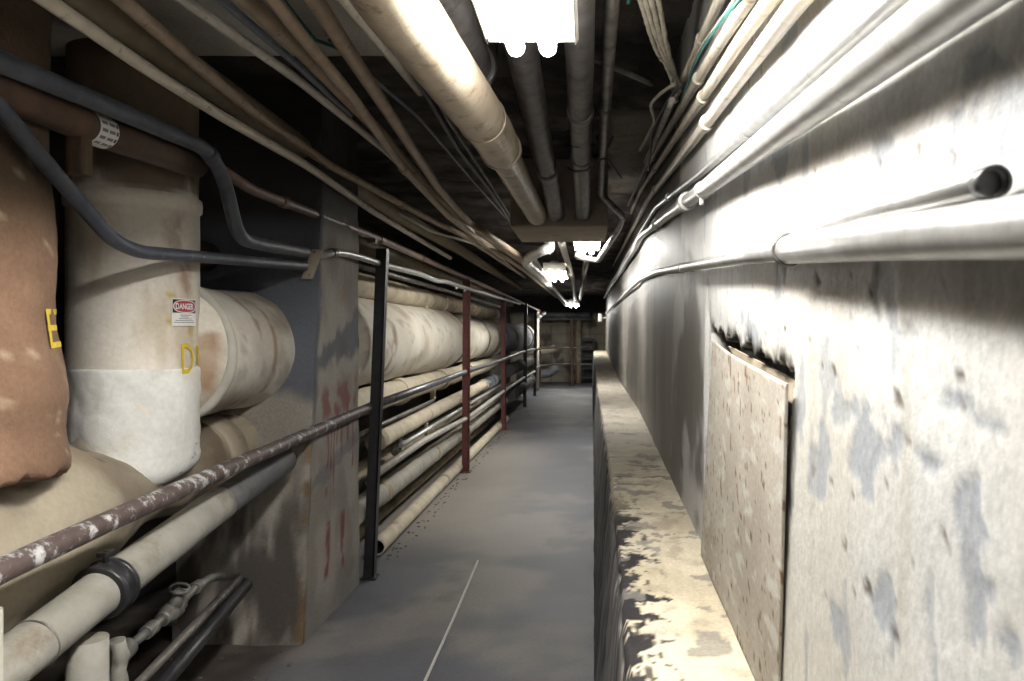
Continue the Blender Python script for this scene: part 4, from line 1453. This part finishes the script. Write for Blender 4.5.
# valve line
t = thing('gate_valve', at(173, 610, X=-1.62) + V((0, 0, -.06)), 'small galvanised gate valve on a thin pipe low by the column', 'valve', G3)
vl = [at(112, 668, X=-1.62), at(120, 654, X=-1.62), at(148, 631, X=-1.62), at(173, 610, X=-1.62), at(194, 589, X=-1.62), at(212, 577, X=-1.62), at(238, 577, X=-1.66)]
bm = bmesh.new()
PV = path(vl, .03)
sweep(bm, PV, .017, 14)
obj('pipe_run', bm, M['brass'], t)
for y, r, L in ((2.87, .027, .06), (3.22, .026, .05), (2.70, .036, .08)):
    ring_part('coupling', PV, y, r, L, M['brass'], t, 16)
p, d = along(PV, 3.02)
bm = bmesh.new()
sweep(bm, [p + d * s for s in (-.07, -.05, -.03, .03, .05, .07)], [.028, .028, .038, .038, .028, .028], 18)
sweep(bm, [p, p + V((.02, 0, .045)), p + V((.03, 0, .085))], [.03, .026, .014], 14)
sweep(bm, [p, p + V((0, 0, -.05))], [.03, .018], 14)
obj('valve_body', bm, M['brass'], t)
bead_part('hand_wheel', p + V((.03, 0, .088)), V((.25, -.2, 1)), .035, .006, M['brass'], t, 20)
bm = bmesh.new()
for a in range(3):
    q = V((math.cos(a * 2.1), math.sin(a * 2.1), -.2)) * .035
    sweep(bm, [p + V((.03, 0, .088)), p + V((.03, 0, .088)) + q], .004, 8)
obj('wheel_spokes', bm, M['brass'], t)
pipe('steel_pipe', [at(128, 694, X=-1.56), at(141, 681, X=-1.56), at(240, 578, X=-1.56)], .0175, M['sooty'], 'thin dark pipe sloping past the foot of the column', 'pipe', G3, seg=14)
pipe('steel_pipe', [at(150, 700, X=-1.54), at(165, 681, X=-1.54), at(246, 584, X=-1.54)], .03, M['black'], 'black bar standing in for the shadow under the thin sloping pipe', 'pipe', G3, seg=16)  # black tube added as the dark shadow below the thin pipe
# small bent drain elbow by the drop pipe
o, P = pipe('drain_elbow', [at(118, 640, X=-1.55), at(120, 660, X=-1.55), V((-1.55, 2.55, .0))], .026, M['low_white'], 'crusted white elbow beside the short white upright pipe', 'pipe', G3, seg=16, step=.02, wob=.012, wsc=20)

# ================================================================== SLATE CONDUITS IN FRONT OF THE UPRIGHT PIPES
G4 = 'slate conduits crossing the upright pipes'
o, P = pipe('conduit', [at(-60, 34, X=-1.39) + V((0, -1.4, -.01)), at(-60, 34, X=-1.39), at(0, 62, X=-1.39), at(100, 103, X=-1.39), at(207, 149, X=-1.39), at(224, 178, X=-1.40), at(238, 238, X=-1.39), at(258, 244, X=-1.385), at(305, 252, X=-1.375)],
            .027, M['slate'], 'thick slate conduit that drops in a bend before the column', 'conduit', G4, bend=.12, seg=20)
ring_part('coupling', P, 2.86, .031, .05, M['slate'], o, 20)
o, P = pipe('conduit', [at(0, 111, X=-1.46) + V((0, -.62, .56)), at(0, 111, X=-1.46), at(112, 240, X=-1.485), at(138, 252, X=-1.485), at(215, 258, X=-1.48), at(305, 266, X=-1.39)],
            .0225, M['slate'], 'slate conduit slanting down across the upright white pipe', 'conduit', G4, bend=.16, seg=20)
rp = [at(-60, 62, X=-1.475) + V((0, -1.4, -.02)), at(-60, 62, X=-1.475), at(0, 90, X=-1.475), at(93, 129, X=-1.475), at(196, 165, X=-1.475)]
o, P = pipe('steel_pipe', rp, .048, M['rusty'], 'rusty brown pipe wrapped with a printed paper label', 'pipe', G4, seg=28)
# printed label wrapped round the pipe
p, d = along(P, at(94, 129, X=-1.475).y)
bm = bmesh.new()
sweep(bm, [p - d * .045, p + d * .045], .0490, 32, caps=(False, False))
lab = obj('paper_label', bm, M['sign_white'], o)
u = d.cross(V((0, 0, 1))).normalized()
w = u.cross(d).normalized()
for row in range(5):
    th = math.radians(-62 + row * 26)
    for c0, c1 in ((-.036, -.010), (-.002, .026)):
        bm = bmesh.new()
        def lp_(s, a):
            return p + d * s + (u * math.cos(a) + w * math.sin(a)) * .0498
        n = 7
        for i in range(n):
            s0 = c0 + (c1 - c0) * i / n
            s1 = s0 + (c1 - c0) / n * .72
            q = [bm.verts.new(lp_(s, a)) for s, a in ((s0, th - .10), (s1, th - .10), (s1, th + .10), (s0, th + .10))]
            bm.faces.new(q)
        obj('print_line', bm, M['sign_black'], lab)
    bm = bmesh.new()
    q = [bm.verts.new(p + d * s + (u * math.cos(a) + w * math.sin(a)) * .0498) for s, a in ((.031, th - .12), (.041, th - .12), (.041, th + .12), (.031, th + .12))]
    bm.faces.new(q)
    obj('print_mark', bm, M['sign_black'], lab)
q = at(79, 152, X=-1.475)
o = boxpart('hanger_block', (q.x, q.y, q.z - .0), (.05, .05, .14), M['wood'], None, .006)
tag(o, 'brown wooden block hanging under the rusty labelled pipe', 'block')

# tan bracket plate on the column corner
bm = bmesh.new()
pl = [at(312, 249, Y=3.85), at(322, 250, Y=3.85), at(312, 279, Y=3.85), at(301, 279, Y=3.85)]
vv = [bm.verts.new(p + V((0, dy, 0))) for dy in (0, .014) for p in pl]
for f in ((0, 1, 2, 3), (4, 5, 6, 7), (0, 1, 5, 4), (1, 2, 6, 5), (2, 3, 7, 6), (3, 0, 4, 7)):
    bm.faces.new([vv[i] for i in f])
br_ = tag(obj('bracket_plate', bm, M['tan']), 'tilted tan bracket plate where the slate conduits meet the column', 'bracket')
for (px, py) in ((314, 252), (309, 275)):
    p = at(px, py, Y=3.845)
    bm = bmesh.new()
    sweep(bm, [p, p + V((0, .008, 0))], .006, 10)
    obj('bolt', bm, M['sooty'], br_)

# ================================================================== END OF THE CORRIDOR
t = thing('end_railing', V((-.95, 23, 0)), 'low cross railing with a dark red post before the end wall', 'railing')
boxpart('post', (-.53, 23, 1.0), (.09, .09, 2.0), M['rusty'], t, .006)
boxpart('post', (-1.44, 22.4, .98), (.06, .06, 1.96), M['rusty'], t, .006)
for z in (1.13, .64):
    bm = bmesh.new()
    sweep(bm, path([V((RX, 19.4, z + .02)), V((-1.40, 21.9, z)), V((-1.0, 23, z)), V((.05, 23, z))], .3), .03, 14)
    obj('cross_rail', bm, M['sooty'], t)
o, P = pipe('upright_pipe', [V((-1.42, 21.0, 0)), V((-1.42, 21.0, 1.95))], .052, M['white_ins'], 'white upright pipe at the far end of the railing', 'pipe', seg=24)
t = thing('pipe_valve', V((-1.38, 21.1, 1.95)), 'pale valve cluster on top of the far white upright pipe', 'valve')
for k in range(4):
    bm = bmesh.new()
    c0 = V((-1.45 + .09 * (k % 3), 21.05, 2.0 + .07 * (k // 2)))
    sweep(bm, [c0 + V((-.06, 0, -.03)), c0, c0 + V((.07, .02, .02 + .03 * (k % 2)))], [.04, .06, .035], 14)
    obj('valve_body', bm, M['white_ins'] if k % 2 else M['brass'], t)
pipe('insulated_pipe', [V((-2.2, 23.6, 1.02)), V((-1.3, 23.6, 1.02)), V((-1.05, 23.6, 1.12))], .10, M['cream'], 'short cream pipe turning across before the end wall', 'pipe', seg=24, bend=.15)
pipe('insulated_pipe', [V((-2.2, 23.5, .25)), V((-1.2, 23.5, .35)), V((-.98, 23.5, .55))], .13, M['grey_ins'], 'dark grey pipe bent across low before the end wall', 'pipe', seg=24, bend=.2)
for k, (z, r) in enumerate(((2.13, .07), (2.0, .045))):
    pipe('insulated_pipe', [V((-1.5, 24.2, z)), V((.0, 24.2, z))], r, M['grey_ins'], ('grey pipe crossing high before the end wall', 'thinner grey pipe crossing just below the high one')[k], 'pipe', seg=20)
o, P = pipe('upright_pipe', [V((-.36, 24.3, 0)), V((-.36, 24.3, 2.0))], .09, M['dirty_cream'], 'tan upright pipe behind the dark red far post', 'pipe', seg=24)
t = thing('storage_rack', V((-.08, 24.5, 0)), 'dark slatted rack standing in the far corner', 'rack')
for x in (-.24, .12):
    boxpart('upright', (x, 24.4, .7), (.05, .3, 1.4), M['black'], t, .006)
for z in (.16, .45, .75, 1.05, 1.33):
    boxpart('shelf', (-.06, 24.4, z), (.42, .34, .04), M['duct_grey'], t, .006)
bm = bmesh.new()
box(bm, (-.06, 24.56, .7), (.42, .02, 1.4), .004)
obj('back_panel', bm, M['black'], t)

# ================================================================== FLOOR ODDMENTS
pipe('stick', [at(478, 561, Z=.009), at(452, 622, Z=.009), at(425, 681, Z=.009), at(412, 712, Z=.009)], .0075, M['stick'], 'thin pale stick lying along the corridor floor', 'stick', seg=8)
bm = bmesh.new()
for i in range(260):
    if random.random() < .55:
        p = V((random.uniform(-1.38, -1.28), random.uniform(5.2, 12), .0))
        s = random.uniform(.004, .012)
    else:
        p = V((random.uniform(-2.3, -1.35), random.uniform(2.6, 3.7), .0))
        s = random.uniform(.004, .012)
    r = bmesh.ops.create_icosphere(bm, subdivisions=1, radius=s)
    bmesh.ops.scale(bm, verts=r['verts'], vec=(1, random.uniform(.6, 1.8), .5))
    for v in r['verts']:
        v.co += V((nz(v.co * 90 + p), nz(v.co * 80), 0)) * s * .4
    bmesh.ops.translate(bm, verts=r['verts'], vec=p + V((0, 0, s * .35)))
d = obj('plaster_debris', bm, M['debris'])
d['kind'] = 'stuff'
tag(d, 'scattered chips of plaster along the foot of the pipes', 'debris')

# ================================================================== WORLD, CAMERA
w = bpy.data.worlds.new('World')
SC.world = w
w.use_nodes = True
w.node_tree.nodes['Background'].inputs[0].default_value = (.0, .0, .0, 1)
cam = bpy.data.cameras.new('Camera')
cam.sensor_width = 36
cam.lens = F / 1024 * 36
cam.shift_x = -(CX - 512) / 1024
cam.shift_y = (CY - 340.5) / 1024
cam.clip_start = .02
cam.dof.use_dof = True
cam.dof.focus_distance = 2.6
cam.dof.aperture_fstop = 9
co = bpy.data.objects.new('Camera', cam)
co.location = (0, 0, EYE)
co.rotation_euler = (PI / 2, 0, 0)
COL.objects.link(co)
SC.camera = co
SC.view_settings.view_transform = 'Standard'
SC.view_settings.look = 'None'
SC.view_settings.exposure = 0.0
SC.view_settings.gamma = 1
SC.view_settings.use_curve_mapping = False
SC.cycles.max_bounces = 8
SC.cycles.diffuse_bounces = 2
